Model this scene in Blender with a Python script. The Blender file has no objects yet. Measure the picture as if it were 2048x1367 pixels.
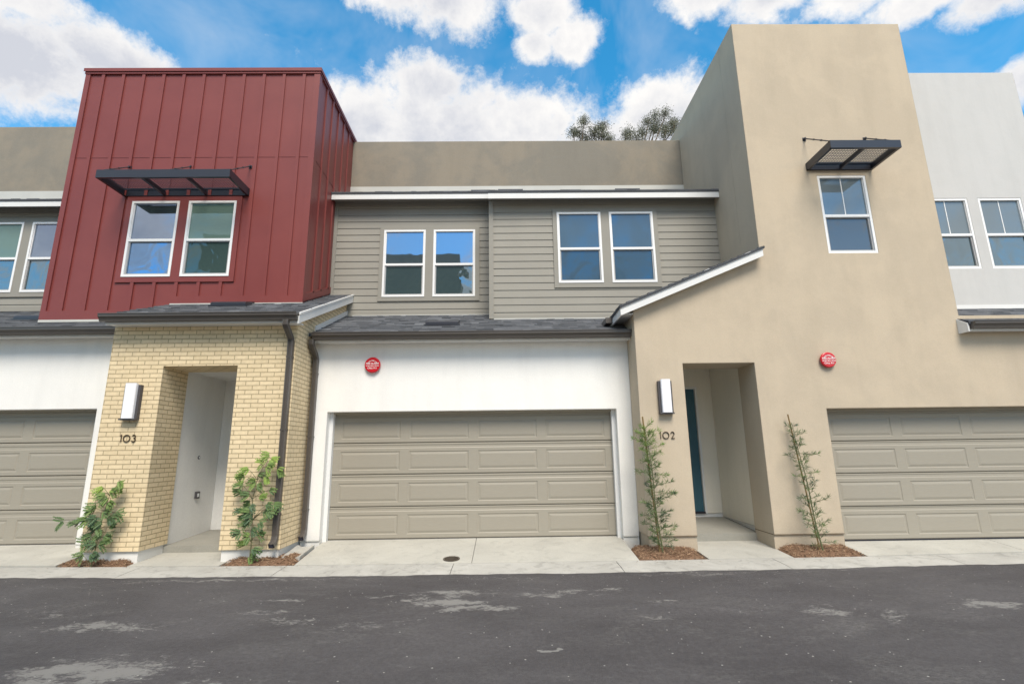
import bpy, bmesh, math, random
from mathutils import Vector, Matrix
R_ = math.radians
random.seed(7)
scene = bpy.context.scene
C = scene.collection

# ------------------------------------------------------------------ camera
cam_d = bpy.data.cameras.new("camera")
cam = bpy.data.objects.new("camera", cam_d)
C.objects.link(cam)
scene.camera = cam
cam_d.sensor_width = 36.0
cam_d.lens = 17.686
cam_d.clip_start = 0.05
cam_d.clip_end = 3000
def cam_matrix():
    yaw, pit, rol = -0.0138683, 0.2140655, -0.0130190
    fwd = Vector((-math.sin(yaw)*math.cos(pit), math.cos(yaw)*math.cos(pit), math.sin(pit)))
    x1 = Vector((math.cos(yaw), math.sin(yaw), 0))
    z2 = x1.cross(fwd)
    right = x1*math.cos(rol) + z2*math.sin(rol)
    up = -x1*math.sin(rol) + z2*math.cos(rol)
    m = Matrix((right, up, -fwd)).transposed().to_4x4()
    m.translation = Vector((0.5686, -8.7793, 1.44395))
    return m
cam.matrix_world = cam_matrix()
scene.render.resolution_x = 1024
scene.render.resolution_y = 683

# ------------------------------------------------------------------ exposure
scene.view_settings.view_transform = 'Standard'
scene.view_settings.look = 'None'
scene.view_settings.gamma = 1
scene.view_settings.use_curve_mapping = False
scene.view_settings.exposure = 0.58
SUN_EL, SUN_AZ = 52.0, 168.0        # azimuth clockwise from +Y
SKY_STRENGTH = 0.15

# ------------------------------------------------------------------ node helpers
class NT:
    def __init__(s, nt): s.nt = nt; s.n = nt.nodes; s.l = nt.links
    def add(s, t, **kw):
        n = s.n.new(t)
        for k, v in kw.items(): setattr(n, k, v)
        return n
    def put(s, sock, v):
        if v is None: return
        if isinstance(v, bpy.types.NodeSocket): s.l.new(v, sock)
        else:
            if isinstance(v, (tuple, list)) and len(v) == 3 and sock.type == 'RGBA': v = (*v, 1)
            sock.default_value = v
    def m(s, op, a, b=None, c=None, clamp=False):
        n = s.add('ShaderNodeMath', operation=op); n.use_clamp = clamp
        s.put(n.inputs[0], a); s.put(n.inputs[1], b); s.put(n.inputs[2], c)
        return n.outputs[0]
    def vm(s, op, a, b=None):
        n = s.add('ShaderNodeVectorMath', operation=op)
        s.put(n.inputs[0], a); s.put(n.inputs[1], b)
        return n.outputs[0]
    def noise(s, vec, scale, detail=3, rough=0.5, dist=0.0):
        n = s.add('ShaderNodeTexNoise')
        s.put(n.inputs['Vector'], vec); n.inputs['Scale'].default_value = scale
        n.inputs['Detail'].default_value = detail; n.inputs['Roughness'].default_value = rough
        n.inputs['Distortion'].default_value = dist
        return n.outputs['Fac']
    def rng(s, v, a, b, c=0.0, d=1.0, smooth=False):
        n = s.add('ShaderNodeMapRange'); n.interpolation_type = 'SMOOTHSTEP' if smooth else 'LINEAR'
        s.put(n.inputs[0], v)
        for i, q in enumerate((a, b, c, d)): s.put(n.inputs[i+1], q)
        return n.outputs[0]
    def mix(s, f, a, b, mode='MIX'):
        n = s.add('ShaderNodeMix', data_type='RGBA', blend_type=mode)
        s.put(n.inputs[0], f); s.put(n.inputs[6], a); s.put(n.inputs[7], b)
        return n.outputs[2]
    def sep(s, v):
        n = s.add('ShaderNodeSeparateXYZ'); s.put(n.inputs[0], v); return n.outputs
    def comb(s, x, y, z):
        n = s.add('ShaderNodeCombineXYZ'); s.put(n.inputs[0], x); s.put(n.inputs[1], y); s.put(n.inputs[2], z)
        return n.outputs[0]
    def pos(s): return s.add('ShaderNodeNewGeometry').outputs['Position']
    def bump(s, h, strength=0.3, dist=0.01, normal=None):
        n = s.add('ShaderNodeBump'); n.inputs['Strength'].default_value = strength
        n.inputs['Distance'].default_value = dist
        s.put(n.inputs['Height'], h)
        if normal is not None: s.l.new(normal, n.inputs['Normal'])
        return n.outputs[0]

# ------------------------------------------------------------------ world: daylight sky with broken cloud
def make_world():
    w = bpy.data.worlds.new("World"); scene.world = w; w.use_nodes = True
    t = NT(w.node_tree); t.n.clear()
    sky = t.add('ShaderNodeTexSky', sky_type='NISHITA'); sky.sun_disc = False
    sky.sun_elevation = R_(SUN_EL); sky.sun_rotation = R_(SUN_AZ)
    sky.air_density = 1.0; sky.dust_density = 0.4; sky.ozone_density = 2.0
    d = t.add('ShaderNodeTexCoord').outputs['Generated']
    d = t.vm('NORMALIZE', d)
    x, y, z = t.sep(d)
    az = t.m('MULTIPLY', t.m('ARCTAN2', x, y), 57.2958)
    el = t.m('MULTIPLY', t.m('ARCSINE', z), 57.2958)
    # cloud banks of this day: azimuth, elevation, half-width, half-height (degrees)
    banks = [(-50,31.0,11,4.2),(-40.9,33.3,7.5,2.8),(-49,35.5,5,2.2),(-6.8,34.4,18.5,5.6),(-9.6,38.9,5.8,2.9),(-17.8,34.7,7.2,4.2),
             (3.5,35.6,9,3.8),(19.6,33.6,8,4.8),(12.3,33,8.7,3.0),(-14,46.6,7,2.6),(-6.5,45.8,6,2.9),(5.6,45.2,4.6,2.2),(9.3,43.0,3.6,2.2),(4.6,42.6,2.6,1.6),
             (27,44.2,6,2.4),(34,42.0,6.5,2.2),(41,39.6,5.5,2.0),(46,36.6,5,1.7),(51,34.5,5,2.0),(51.3,27.6,3.2,1.8),(-30,50,9,2.6),(40,52,14,4),(-5,56,20,4),(-70,38,10,7),(75,35,14,6)]
    M = None
    for a, e, rx, ry in banks:
        u = t.m('DIVIDE', t.m('SUBTRACT', az, a), rx); v = t.m('DIVIDE', t.m('SUBTRACT', el, e), ry)
        k = t.m('SUBTRACT', 1.0, t.m('SQRT', t.m('ADD', t.m('MULTIPLY', u, u), t.m('MULTIPLY', v, v))))
        M = k if M is None else t.m('MAXIMUM', M, k)
    n1 = t.noise(d, 7.0, 9, 0.62, 0.25)
    n2 = t.noise(d, 26.0, 7, 0.70, 0.15)
    # billows: ridged noise rounds the tops of the heaps
    bl = t.m('SUBTRACT', 1.0, t.m('ABSOLUTE', t.m('MULTIPLY', t.m('SUBTRACT', t.noise(d, 13.0, 5, 0.55, 0.2), 0.5), 4.0)), clamp=True)
    nn = t.m('ADD', t.m('ADD', t.m('MULTIPLY', t.m('SUBTRACT', n1, 0.5), 2.6), t.m('MULTIPLY', t.m('SUBTRACT', n2, 0.5), 2.1)), t.m('MULTIPLY', t.m('SUBTRACT', bl, 0.5), 0.35))
    back = t.m('ADD', t.m('MULTIPLY', t.m('SUBTRACT', t.noise(d, 3.2, 8, 0.62, 0.3), 0.5), 5.0), 0.15)
    M = t.m('MAXIMUM', M, t.rng(el, 52, 66, -1.2, 1.6))  # unseen overhead cloud, added to bring the ambient light nearer neutral
    back = t.m('ADD', back, t.m('MULTIPLY', t.rng(el, 38, 54), 2.0))  # extra cloud behind the camera, added so the skylight is less blue
    front = t.m('ADD', t.m('MAXIMUM', M, -1.2), t.m('MULTIPLY', nn, 0.55))
    isf = t.rng(y, -0.1, 0.1)
    base = t.m('ADD', t.m('MULTIPLY', front, isf), t.m('MULTIPLY', back, t.m('SUBTRACT', 1.0, isf)))
    dens = t.rng(base, -0.24, 0.46, smooth=True)
    n1s = t.noise(t.vm('ADD', d, (0.0, 0.0, 0.03)), 7.0, 9, 0.62, 0.25)
    relief = t.m('MULTIPLY', t.m('SUBTRACT', n1s, n1), 2.6)
    low = t.m('MULTIPLY', t.rng(el, 37.5, 31.0, 0, 0.50, True), 1.0)
    g = t.rng(t.noise(d, 4.5, 7, 0.6, 0.3), 0.36, 0.62, 0, 0.75)
    shade = t.m('MULTIPLY', t.rng(base, 0.1, 0.9, 0.25, 1.0, True), t.m('ADD', t.m('ADD', g, low), relief), clamp=True)
    cloud = t.mix(shade, (4.6, 4.5, 4.38), (2.95, 3.05, 3.35))
    hs = t.add('ShaderNodeHueSaturation'); hs.inputs['Saturation'].default_value = 1.38; hs.inputs['Value'].default_value = 1.20
    hs.inputs['Hue'].default_value = 0.482
    t.put(hs.inputs['Color'], sky.outputs[0])
    wisp = t.m('MULTIPLY', t.rng(t.noise(d, 4.0, 5, 0.6, 0.6), 0.42, 0.75), 0.30)
    f = t.m('MAXIMUM', dens, wisp)
    f = t.m('MULTIPLY', f, t.rng(el, 0.0, 6.0, 0.35, 1.0))
    col = t.mix(f, hs.outputs[0], cloud)
    bg = t.add('ShaderNodeBackground'); t.put(bg.inputs[0], col); bg.inputs[1].default_value = SKY_STRENGTH
    out = t.add('ShaderNodeOutputWorld'); t.l.new(bg.outputs[0], out.inputs[0])
make_world()

sun_d = bpy.data.lights.new("sun", 'SUN'); sun_d.energy = 2.8; sun_d.angle = R_(28); sun_d.color = (1.0, 0.92, 0.81)
sun = bpy.data.objects.new("sun", sun_d); C.objects.link(sun)
_az, _el = R_(SUN_AZ), R_(SUN_EL)
sdir = Vector((math.sin(_az)*math.cos(_el), math.cos(_az)*math.cos(_el), math.sin(_el)))
sun.rotation_euler = sdir.to_track_quat('Z', 'Y').to_euler()
sun.location = sdir*60

# ------------------------------------------------------------------ materials
MATS = {}
def mat(name, fn):
    m = bpy.data.materials.new(name); m.use_nodes = True
    t = NT(m.node_tree); t.n.clear()
    out = t.add('ShaderNodeOutputMaterial'); b = t.add('ShaderNodeBsdfPrincipled')
    t.l.new(b.outputs[0], out.inputs[0])
    b.inputs['Specular IOR Level'].default_value = 0.35
    fn(t, b); MATS[name] = m
    return m
def plain(col, rough=0.6, var=0.06, metal=0.0, spec=0.35, bump=0.0, bs=60):
    def f(t, b):
        p = t.pos(); n = t.noise(p, 1.7, 4, 0.6)
        k = t.rng(n, 0.25, 0.75, 1-var, 1+var)
        c = t.mix(1.0, col, t.comb(k, k, k), 'MULTIPLY')
        t.put(b.inputs['Base Color'], c); b.inputs['Roughness'].default_value = rough
        b.inputs['Metallic'].default_value = metal; b.inputs['Specular IOR Level'].default_value = spec
        if bump: t.l.new(t.bump(t.noise(p, bs, 3, 0.6), bump, 0.004), b.inputs['Normal'])
    return f
def stucco(col, col2, mott=0.5):
    def f(t, b):
        p = t.pos()
        n = t.noise(p, 0.75, 5, 0.6, 0.6); n2 = t.noise(p, 3.0, 4, 0.6, 0.3)
        k = t.rng(t.m('ADD', t.m('MULTIPLY', n, 0.7), t.m('MULTIPLY', n2, 0.3)), 0.40, 0.60, 0, mott, True)
        c = t.mix(k, col, col2)
        fine = t.rng(t.noise(p, 60, 4, 0.75), 0.3, 0.7, 0.94, 1.06)
        sx, sy, sz = t.sep(p)
        streak = t.noise(t.comb(t.m('ADD', t.m('MULTIPLY', sx, 2.2), sy), t.m('MULTIPLY', sy, 2.0), t.m('MULTIPLY', sz, 0.35)), 1.6, 4, 0.6)
        st = t.rng(streak, 0.45, 0.75, 1.0, 0.94)
        splash = t.rng(t.m('ADD', sz, t.m('MULTIPLY', t.noise(p, 6, 4, 0.6), 0.35)), 0.12, 0.55, 0.90, 1.0, True)
        st = t.m('MULTIPLY', st, splash)
        kk = t.m('MULTIPLY', fine, st)
        c = t.mix(1.0, c, t.comb(kk, kk, kk), 'MULTIPLY')
        t.put(b.inputs['Base Color'], c); b.inputs['Roughness'].default_value = 0.92
        b.inputs['Specular IOR Level'].default_value = 0.2
        bev = t.add('ShaderNodeBevel'); bev.samples = 3; bev.inputs[0].default_value = 0.018
        h = t.m('ADD', t.m('MULTIPLY', t.noise(p, 120, 4, 0.65), 0.35), t.m('MULTIPLY', t.noise(p, 5, 3, 0.5), 1.0))
        t.l.new(t.bump(h, 0.35, 0.012, bev.outputs[0]), b.inputs['Normal'])
    return f
mat('stucco_white', stucco((0.84, 0.83, 0.80), (0.80, 0.79, 0.77)))
mat('stucco_tan', stucco((0.530, 0.446, 0.338), (0.488, 0.412, 0.315), 1.0))
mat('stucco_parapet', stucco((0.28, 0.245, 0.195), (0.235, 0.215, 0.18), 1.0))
mat('stucco_pale_grey', stucco((0.55, 0.545, 0.535), (0.52, 0.52, 0.51)))
mat('stucco_cream', stucco((0.80, 0.76, 0.67), (0.77, 0.73, 0.64)))
mat('siding', plain((0.290, 0.275, 0.240), 0.62, 0.05, bump=0.25, bs=35))
mat('trim_grey', plain((0.280, 0.266, 0.233), 0.6, 0.04))
mat('trim_white', plain((0.72, 0.72, 0.71), 0.5, 0.04))
mat('flashing', plain((0.50, 0.50, 0.47), 0.5, 0.08))
mat('vinyl_white', plain((0.82, 0.82, 0.82), 0.35, 0.02))
mat('screen_frame', plain((0.38, 0.38, 0.38), 0.4, 0.02))
mat('plinth_white', plain((0.72, 0.71, 0.68), 0.8, 0.10, bump=0.3))
mat('bronze', plain((0.085, 0.074, 0.066), 0.33, 0.10, spec=0.5))
mat('lamp_body', plain((0.075, 0.070, 0.075), 0.45, 0.05))
mat('black_steel', plain((0.022, 0.024, 0.034), 0.32, 0.05, spec=0.6))
mat('lamp_lens', plain((0.86, 0.86, 0.90), 0.3, 0.01))
mat('alarm_red', plain((0.56, 0.012, 0.022), 0.25, 0.03, spec=0.6))
mat('ink_white', plain((0.85, 0.83, 0.82), 0.5, 0.0))
mat('ink_dark', plain((0.10, 0.070, 0.045), 0.4, 0.0))
mat('door_teal', plain((0.040, 0.115, 0.155), 0.4, 0.06))
mat('threshold', plain((0.02, 0.02, 0.03), 0.4, 0.0))
mat('stake_wood', plain((0.22, 0.15, 0.065), 0.8, 0.2))
mat('bark', plain((0.16, 0.12, 0.08), 0.9, 0.3, bump=0.5, bs=30))
mat('iron', plain((0.075, 0.06, 0.045), 0.6, 0.2, bump=0.4))
def f_red(t, b):
    p = t.pos(); n = t.noise(p, 0.9, 4, 0.6)
    t.put(b.inputs['Base Color'], t.mix(t.rng(n, 0.35, 0.65), (0.190, 0.040, 0.036), (0.215, 0.048, 0.042)))
    b.inputs['Roughness'].default_value = 0.42; b.inputs['Specular IOR Level'].default_value = 0.45
    t.l.new(t.bump(t.noise(p, 3.0, 4, 0.5), 0.15, 0.01), b.inputs['Normal'])
mat('red_board', f_red)
def f_garage(t, b):
    p = t.pos(); x, y, z = t.sep(p)
    n = t.noise(t.comb(t.m('MULTIPLY', x, 1.5), y, t.m('MULTIPLY', z, 30)), 6, 4, 0.6)
    k = t.rng(n, 0.3, 0.7, 0.96, 1.04)
    t.put(b.inputs['Base Color'], t.mix(1.0, (0.318, 0.292, 0.242), t.comb(k, k, k), 'MULTIPLY'))
    b.inputs['Roughness'].default_value = 0.45
    t.l.new(t.bump(n, 0.12, 0.004), b.inputs['Normal'])
mat('garage_paint', f_garage)
def f_brick(t, b):
    p = t.pos(); x, y, z = t.sep(p)
    v = t.comb(t.m('ADD', t.m('ADD', x, y), 0.06), t.m('ADD', z, 0.01), 0.0)
    br = t.add('ShaderNodeTexBrick'); t.put(br.inputs['Vector'], v)
    br.offset = 0.5; br.inputs['Scale'].default_value = 1.0
    br.inputs['Brick Width'].default_value = 0.219; br.inputs['Row Height'].default_value = 0.0703
    br.inputs['Mortar Size'].default_value = 0.0058; br.inputs['Mortar Smooth'].default_value = 0.15
    br.inputs['Bias'].default_value = 0.0
    t.put(br.inputs['Color1'], (0.76, 0.62, 0.405)); t.put(br.inputs['Color2'], (0.68, 0.55, 0.35))
    t.put(br.inputs['Mortar'], (0.39, 0.305, 0.185))
    n = t.noise(p, 22, 4, 0.6); k = t.rng(n, 0.3, 0.7, 0.93, 1.07)
    n3 = t.noise(p, 0.9, 3, 0.5); k3 = t.rng(n3, 0.3, 0.7, 0.95, 1.06)
    k = t.m('MULTIPLY', k, k3)
    t.put(b.inputs['Base Color'], t.mix(1.0, br.outputs['Color'], t.comb(k, k, k), 'MULTIPLY'))
    b.inputs['Roughness'].default_value = 0.9
    h = t.m('SUBTRACT', t.m('MULTIPLY', n, 0.35), br.outputs['Fac'])
    t.l.new(t.bump(h, 0.9, 0.008), b.inputs['Normal'])
mat('brick_buff', f_brick)
def f_shingle(t, b):
    a = t.add('ShaderNodeAttribute'); a.attribute_name = 'tone'
    p = t.pos()
    c = t.mix(a.outputs['Fac'], (0.048, 0.052, 0.060), (0.16, 0.168, 0.185))
    n = t.noise(p, 160, 2, 0.7); k = t.rng(n, 0.3, 0.7, 0.75, 1.3)
    t.put(b.inputs['Base Color'], t.mix(1.0, c, t.comb(k, k, k), 'MULTIPLY'))
    b.inputs['Roughness'].default_value = 0.9
    t.l.new(t.bump(n, 0.5, 0.004), b.inputs['Normal'])
mat('shingle', f_shingle)
def concrete(c1, c2, stain=0.25):
    def f(t, b):
        p = t.pos()
        n = t.noise(p, 1.3, 5, 0.62, 0.4); n2 = t.noise(p, 60, 3, 0.6)
        c = t.mix(t.rng(n, 0.35, 0.65), c1, c2)
        s = t.rng(t.noise(p, 4.5, 5, 0.65, 1.2), 0.52, 0.66, 1.0, 1.0-stain, True)
        k = t.m('MULTIPLY', s, t.rng(n2, 0.3, 0.7, 0.93, 1.06))
        t.put(b.inputs['Base Color'], t.mix(1.0, c, t.comb(k, k, k), 'MULTIPLY'))
        b.inputs['Roughness'].default_value = 0.85
        t.l.new(t.bump(n2, 0.25, 0.004), b.inputs['Normal'])
    return f
mat('concrete', concrete((0.46, 0.45, 0.405), (0.40, 0.39, 0.352), 0.11))
mat('kerb_concrete', concrete((0.46, 0.452, 0.42), (0.36, 0.352, 0.325), 0.20))
mat('landing_concrete', concrete((0.31, 0.30, 0.265), (0.27, 0.265, 0.235), 0.05))
mat('earth', plain((0.12, 0.09, 0.06), 0.95, 0.3))
def f_asphalt(t, b):
    p = t.pos(); x, y, z = t.sep(p)
    # pale dried-mud scuffs: x, y, half-length, half-depth, strength
    sp = [(-0.1,-2.50,.70,.16,.9),(0.02,-2.85,.50,.22,1.15),(0.25,-3.1,.60,.14,1.0),(-.35,-2.75,.3,.15,.8),(1.2,-2.55,.5,.12,.5),(-3.3,-3.45,.85,.20,.8),(-2.6,-4.5,.9,.35,.95),(-1.66,-4.72,.14,.14,1.0),(-1.6,-3.35,.35,.18,.5),
          (1.05,-2.62,.5,.12,.8),(1.75,-2.5,.4,.1,.6),(-.9,-2.6,.35,.10,.6),(-1.9,-2.65,.6,.10,.6),(-2.0,-3.1,.5,.12,.5),(2.3,-2.95,.3,.08,.6),(3.7,-3.4,.35,.25,.6),(5.5,-3.25,.55,.16,.9),(-.75,-3.55,.5,.2,.4),(1.9,-3.45,.25,.12,.5),(.95,-4.24,.06,.09,1.5),
          (4.35,-3.55,.45,.25,.5),(-4.1,-3.05,.5,.2,.35),(-3.0,-1.75,2.4,.10,.65),(3.3,-1.78,1.6,.09,.5),(0.6,-1.85,.8,.07,.4),(-5.6,-3.6,.8,.3,.4),(5.0,-1.7,.8,.06,.4),(.5,-5.4,.9,.4,.35)]
    wob = t.add('ShaderNodeTexNoise'); t.put(wob.inputs['Vector'], p); wob.inputs['Scale'].default_value = 3.0; wob.inputs['Detail'].default_value = 4
    wv = t.vm('SUBTRACT', wob.outputs['Color'], (0.5, 0.5, 0.5)); wx, wy, wz = t.sep(wv)
    X = t.m('ADD', x, t.m('MULTIPLY', wx, 0.9)); Y = t.m('ADD', y, t.m('MULTIPLY', wy, 0.55))
    M = None
    for a, c, rx, ry, s in sp:
        u = t.m('DIVIDE', t.m('SUBTRACT', X, a), rx); v = t.m('DIVIDE', t.m('SUBTRACT', Y, c), ry)
        k = t.m('MULTIPLY', t.m('SUBTRACT', 1.0, t.m('SQRT', t.m('ADD', t.m('MULTIPLY', u, u), t.m('MULTIPLY', v, v)))), s)
        M = k if M is None else t.m('MAXIMUM', M, k)
    stretch = t.comb(t.m('MULTIPLY', x, 0.55), y, z)
    n = t.noise(stretch, 7.5, 7, 0.72, 0.8)
    nh = t.noise(stretch, 38, 6, 0.75, 0.4)
    scuff = t.rng(t.m('ADD', t.m('ADD', t.m('MULTIPLY', M, 0.46), n), t.m('MULTIPLY', t.m('SUBTRACT', nh, 0.5), 1.0)), 0.62, 0.84, 0, 0.75, True)
    dust = t.m('MULTIPLY', t.rng(t.noise(stretch, 2.2, 6, 0.7, 0.6), 0.5, 0.75), t.rng(nh, 0.42, 0.62))
    scuff = t.m('MAXIMUM', scuff, t.m('MULTIPLY', dust, 0.34))
    n0 = t.noise(stretch, 0.8, 5, 0.62, 0.5); nf = t.noise(p, 130, 4, 0.8); nm = t.noise(p, 22, 4, 0.6)
    base = t.mix(t.rng(n0, 0.32, 0.68), (0.058, 0.054, 0.057), (0.094, 0.089, 0.093))
    k = t.m('MULTIPLY', t.rng(nf, 0.30, 0.70, 0.50, 1.55), t.rng(nm, 0.3, 0.7, 0.84, 1.16))
    base = t.mix(1.0, base, t.comb(k, k, k), 'MULTIPLY')
    c = t.mix(scuff, base, (0.29, 0.285, 0.27))
    vo = t.add('ShaderNodeTexVoronoi'); t.put(vo.inputs['Vector'], p); vo.inputs['Scale'].default_value = 17.0
    vr = t.sep(vo.outputs['Color'])[0]
    dot = t.m('MULTIPLY', t.m('LESS_THAN', vo.outputs['Distance'], 0.13), t.m('GREATER_THAN', vr, 0.88))
    c = t.mix(t.m('MULTIPLY', dot, 0.7), c, (0.55, 0.54, 0.50))
    t.put(b.inputs['Base Color'], c)
    t.put(b.inputs['Roughness'], t.rng(nf, 0.3, 0.7, 0.6, 0.85)); b.inputs['Specular IOR Level'].default_value = 0.4
    t.l.new(t.bump(t.m('ADD', nf, t.m('MULTIPLY', nm, 0.5)), 1.0, 0.010), b.inputs['Normal'])
mat('asphalt', f_asphalt)
def f_mulch(t, b):
    a = t.add('ShaderNodeAttribute'); a.attribute_name = 'tone'
    n = t.noise(t.pos(), 40, 3, 0.6)
    c = t.mix(a.outputs['Fac'], (0.13, 0.070, 0.042), (0.47, 0.32, 0.20))
    k = t.rng(n, 0.3, 0.7, 0.8, 1.2)
    t.put(b.inputs['Base Color'], t.mix(1.0, c, t.comb(k, k, k), 'MULTIPLY')); b.inputs['Roughness'].default_value = 0.9
mat('bark_mulch', f_mulch)
def foliage(dark, light):
    def f(t, b):
        a = t.add('ShaderNodeAttribute'); a.attribute_name = 'tone'
        t.put(b.inputs['Base Color'], t.mix(a.outputs['Fac'], dark, light)); b.inputs['Roughness'].default_value = 0.55
        b.inputs['Transmission Weight'].default_value = 0.0
    return f
mat('vine_leaf', foliage((0.070, 0.125, 0.062), (0.26, 0.37, 0.07)))
mat('needle_leaf', foliage((0.060, 0.098, 0.058), (0.22, 0.34, 0.07)))
mat('tree_leaf', foliage((0.11, 0.12, 0.085), (0.27, 0.28, 0.20)))
mat('stem_green', plain((0.10, 0.11, 0.05), 0.8, 0.2))
def glass(wave, dark, tint, refl):
    def f(t, b):
        p = t.pos()
        t.n.remove(b)
        out = [n for n in t.n if n.type == 'OUTPUT_MATERIAL'][0]
        h = t.noise(p, 1.5, 2, 0.4, 0.8)
        nrm = t.bump(h, wave, 0.02)
        g = t.add('ShaderNodeBsdfGlossy'); t.put(g.inputs['Color'], tint); g.inputs['Roughness'].default_value = 0.02
        t.l.new(nrm, g.inputs['Normal'])
        df = t.add('ShaderNodeBsdfDiffuse'); t.put(df.inputs['Color'], dark)
        fr = t.add('ShaderNodeFresnel'); fr.inputs['IOR'].default_value = 1.5
        fac = t.m('ADD', t.m('MULTIPLY', fr.outputs[0], 0.8), refl, clamp=True)
        mx = t.add('ShaderNodeMixShader'); t.put(mx.inputs[0], fac); t.l.new(df.outputs[0], mx.inputs[1]); t.l.new(g.outputs[0], mx.inputs[2])
        t.l.new(mx.outputs[0], out.inputs[0])
    return f
mat('glass_upper', glass(0.05, (0.045, 0.065, 0.07), (0.66, 0.76, 0.95), 0.40))
mat('glass_lower', glass(0.6, (0.042, 0.066, 0.068), (0.60, 0.74, 0.84), 0.30))
mat('glass_green', glass(0.05, (0.13, 0.20, 0.17), (0.55, 0.75, 0.80), 0.10))  # from here on, differing reflections of sky and cloud are put into pane colour
mat('glass_green_low', glass(0.5, (0.045, 0.075, 0.070), (0.55, 0.75, 0.80), 0.06))
mat('glass_slate', glass(0.05, (0.040, 0.090, 0.145), (0.50, 0.68, 0.88), 0.13))  # darker reflected sky put into base, tint and reflectivity
mat('glass_slate_low', glass(0.55, (0.018, 0.055, 0.090), (0.45, 0.62, 0.82), 0.12))
mat('glass_grey', glass(0.05, (0.15, 0.19, 0.215), (0.60, 0.68, 0.76), 0.12))  # grey reflected cloud put into base and tint
mat('glass_grey_low', glass(0.5, (0.085, 0.10, 0.115), (0.60, 0.68, 0.76), 0.09))
mat('glass_sky_low', glass(0.6, (0.02, 0.05, 0.10), (0.45, 0.68, 1.0), 0.42))

# ------------------------------------------------------------------ mesh helpers
class MB:
    def __init__(s): s.v = []; s.f = []; s.t = []
    def poly(s, pts, tone=0.5):
        i = len(s.v); s.v += [tuple(p) for p in pts]; s.f.append(tuple(range(i, i+len(pts)))); s.t.append(tone); return s
    def box(s, x0, x1, y0, y1, z0, z1, tone=0.5):
        i = len(s.v)
        s.v += [(x, y, z) for z in (z0, z1) for y in (y0, y1) for x in (x0, x1)]
        for f in ((0,2,3,1),(4,5,7,6),(0,1,5,4),(2,6,7,3),(0,4,6,2),(1,3,7,5)):
            s.f.append(tuple(i+k for k in f)); s.t.append(tone)
        return s
    def prism(s, prof, axis, a, b, tone=0.5):
        """extrude a 2D profile along axis: 'x' -> profile (y,z); 'y' -> (x,z); 'z' -> (x,y)"""
        def P(q, w): return {'x': (w, q[0], q[1]), 'y': (q[0], w, q[1]), 'z': (q[0], q[1], w)}[axis]
        n = len(prof); i = len(s.v)
        s.v += [P(q, a) for q in prof] + [P(q, b) for q in prof]
        s.f.append(tuple(range(i, i+n))); s.f.append(tuple(range(i+2*n-1, i+n-1, -1))); s.t += [tone]*2
        for k in range(n):
            s.f.append((i+k, i+(k+1) % n, i+n+(k+1) % n, i+n+k)); s.t.append(tone)
        return s
    def tube(s, pts, rad, n=8, tone=0.5, cap=True):
        pts = [Vector(p) for p in pts]
        rads = rad if isinstance(rad, (list, tuple)) else [rad]*len(pts)
        i0 = len(s.v); ref = Vector((0, 0, 1))
        for k, p in enumerate(pts):
            d = (pts[min(k+1, len(pts)-1)] - pts[max(k-1, 0)]).normalized()
            r = ref if abs(d.dot(ref)) < 0.95 else Vector((0, 1, 0))
            a = d.cross(r).normalized(); b = d.cross(a).normalized()
            for j in range(n):
                th = 2*math.pi*j/n
                s.v.append(tuple(p + (a*math.cos(th) + b*math.sin(th))*rads[k]))
        for k in range(len(pts)-1):
            for j in range(n):
                s.f.append((i0+k*n+j, i0+k*n+(j+1) % n, i0+(k+1)*n+(j+1) % n, i0+(k+1)*n+j)); s.t.append(tone)
        if cap:
            s.f.append(tuple(i0+j for j in range(n))); s.f.append(tuple(i0+(len(pts)-1)*n+j for j in range(n))); s.t += [tone]*2
        return s
    def sweep(s, pts, prof, side=Vector((1, 0, 0))):
        """sweep a profile (a along side, b along side x dir) through points lying in a plane normal to side"""
        pts = [Vector(p) for p in pts]; n = len(prof); i0 = len(s.v)
        for k, p in enumerate(pts):
            d = (pts[min(k+1, len(pts)-1)] - pts[max(k-1, 0)]).normalized()
            up = side.cross(d).normalized()
            sc = 1.0
            if 0 < k < len(pts)-1:
                d1 = (pts[k]-pts[k-1]).normalized(); c = max(0.5, d.dot(d1)); sc = 1/c
            for a, b in prof: s.v.append(tuple(p + side*a + up*b*sc))
        for k in range(len(pts)-1):
            for j in range(n):
                s.f.append((i0+k*n+j, i0+k*n+(j+1) % n, i0+(k+1)*n+(j+1) % n, i0+(k+1)*n+j)); s.t.append(.5)
        s.f.append(tuple(i0+j for j in range(n))); s.t.append(.5)
        return s
    def build(s, name, m, parent=None, smooth=False, recalc=True):
        me = bpy.data.meshes.new(name)
        off = parent_loc(parent)
        me.from_pydata([(v[0]-off[0], v[1]-off[1], v[2]-off[2]) for v in s.v], [], s.f)
        if any(x != 0.5 for x in s.t):
            at = me.attributes.new('tone', 'FLOAT', 'FACE'); at.data.foreach_set('value', s.t)
        if recalc:
            bm = bmesh.new(); bm.from_mesh(me); bmesh.ops.recalc_face_normals(bm, faces=bm.faces); bm.to_mesh(me); bm.free()
        if smooth: me.polygons.foreach_set('use_smooth', [True]*len(me.polygons))
        me.materials.append(MATS[m] if isinstance(m, str) else m)
        o = bpy.data.objects.new(name, me); C.objects.link(o)
        if parent: o.parent = parent
        return o
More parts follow.
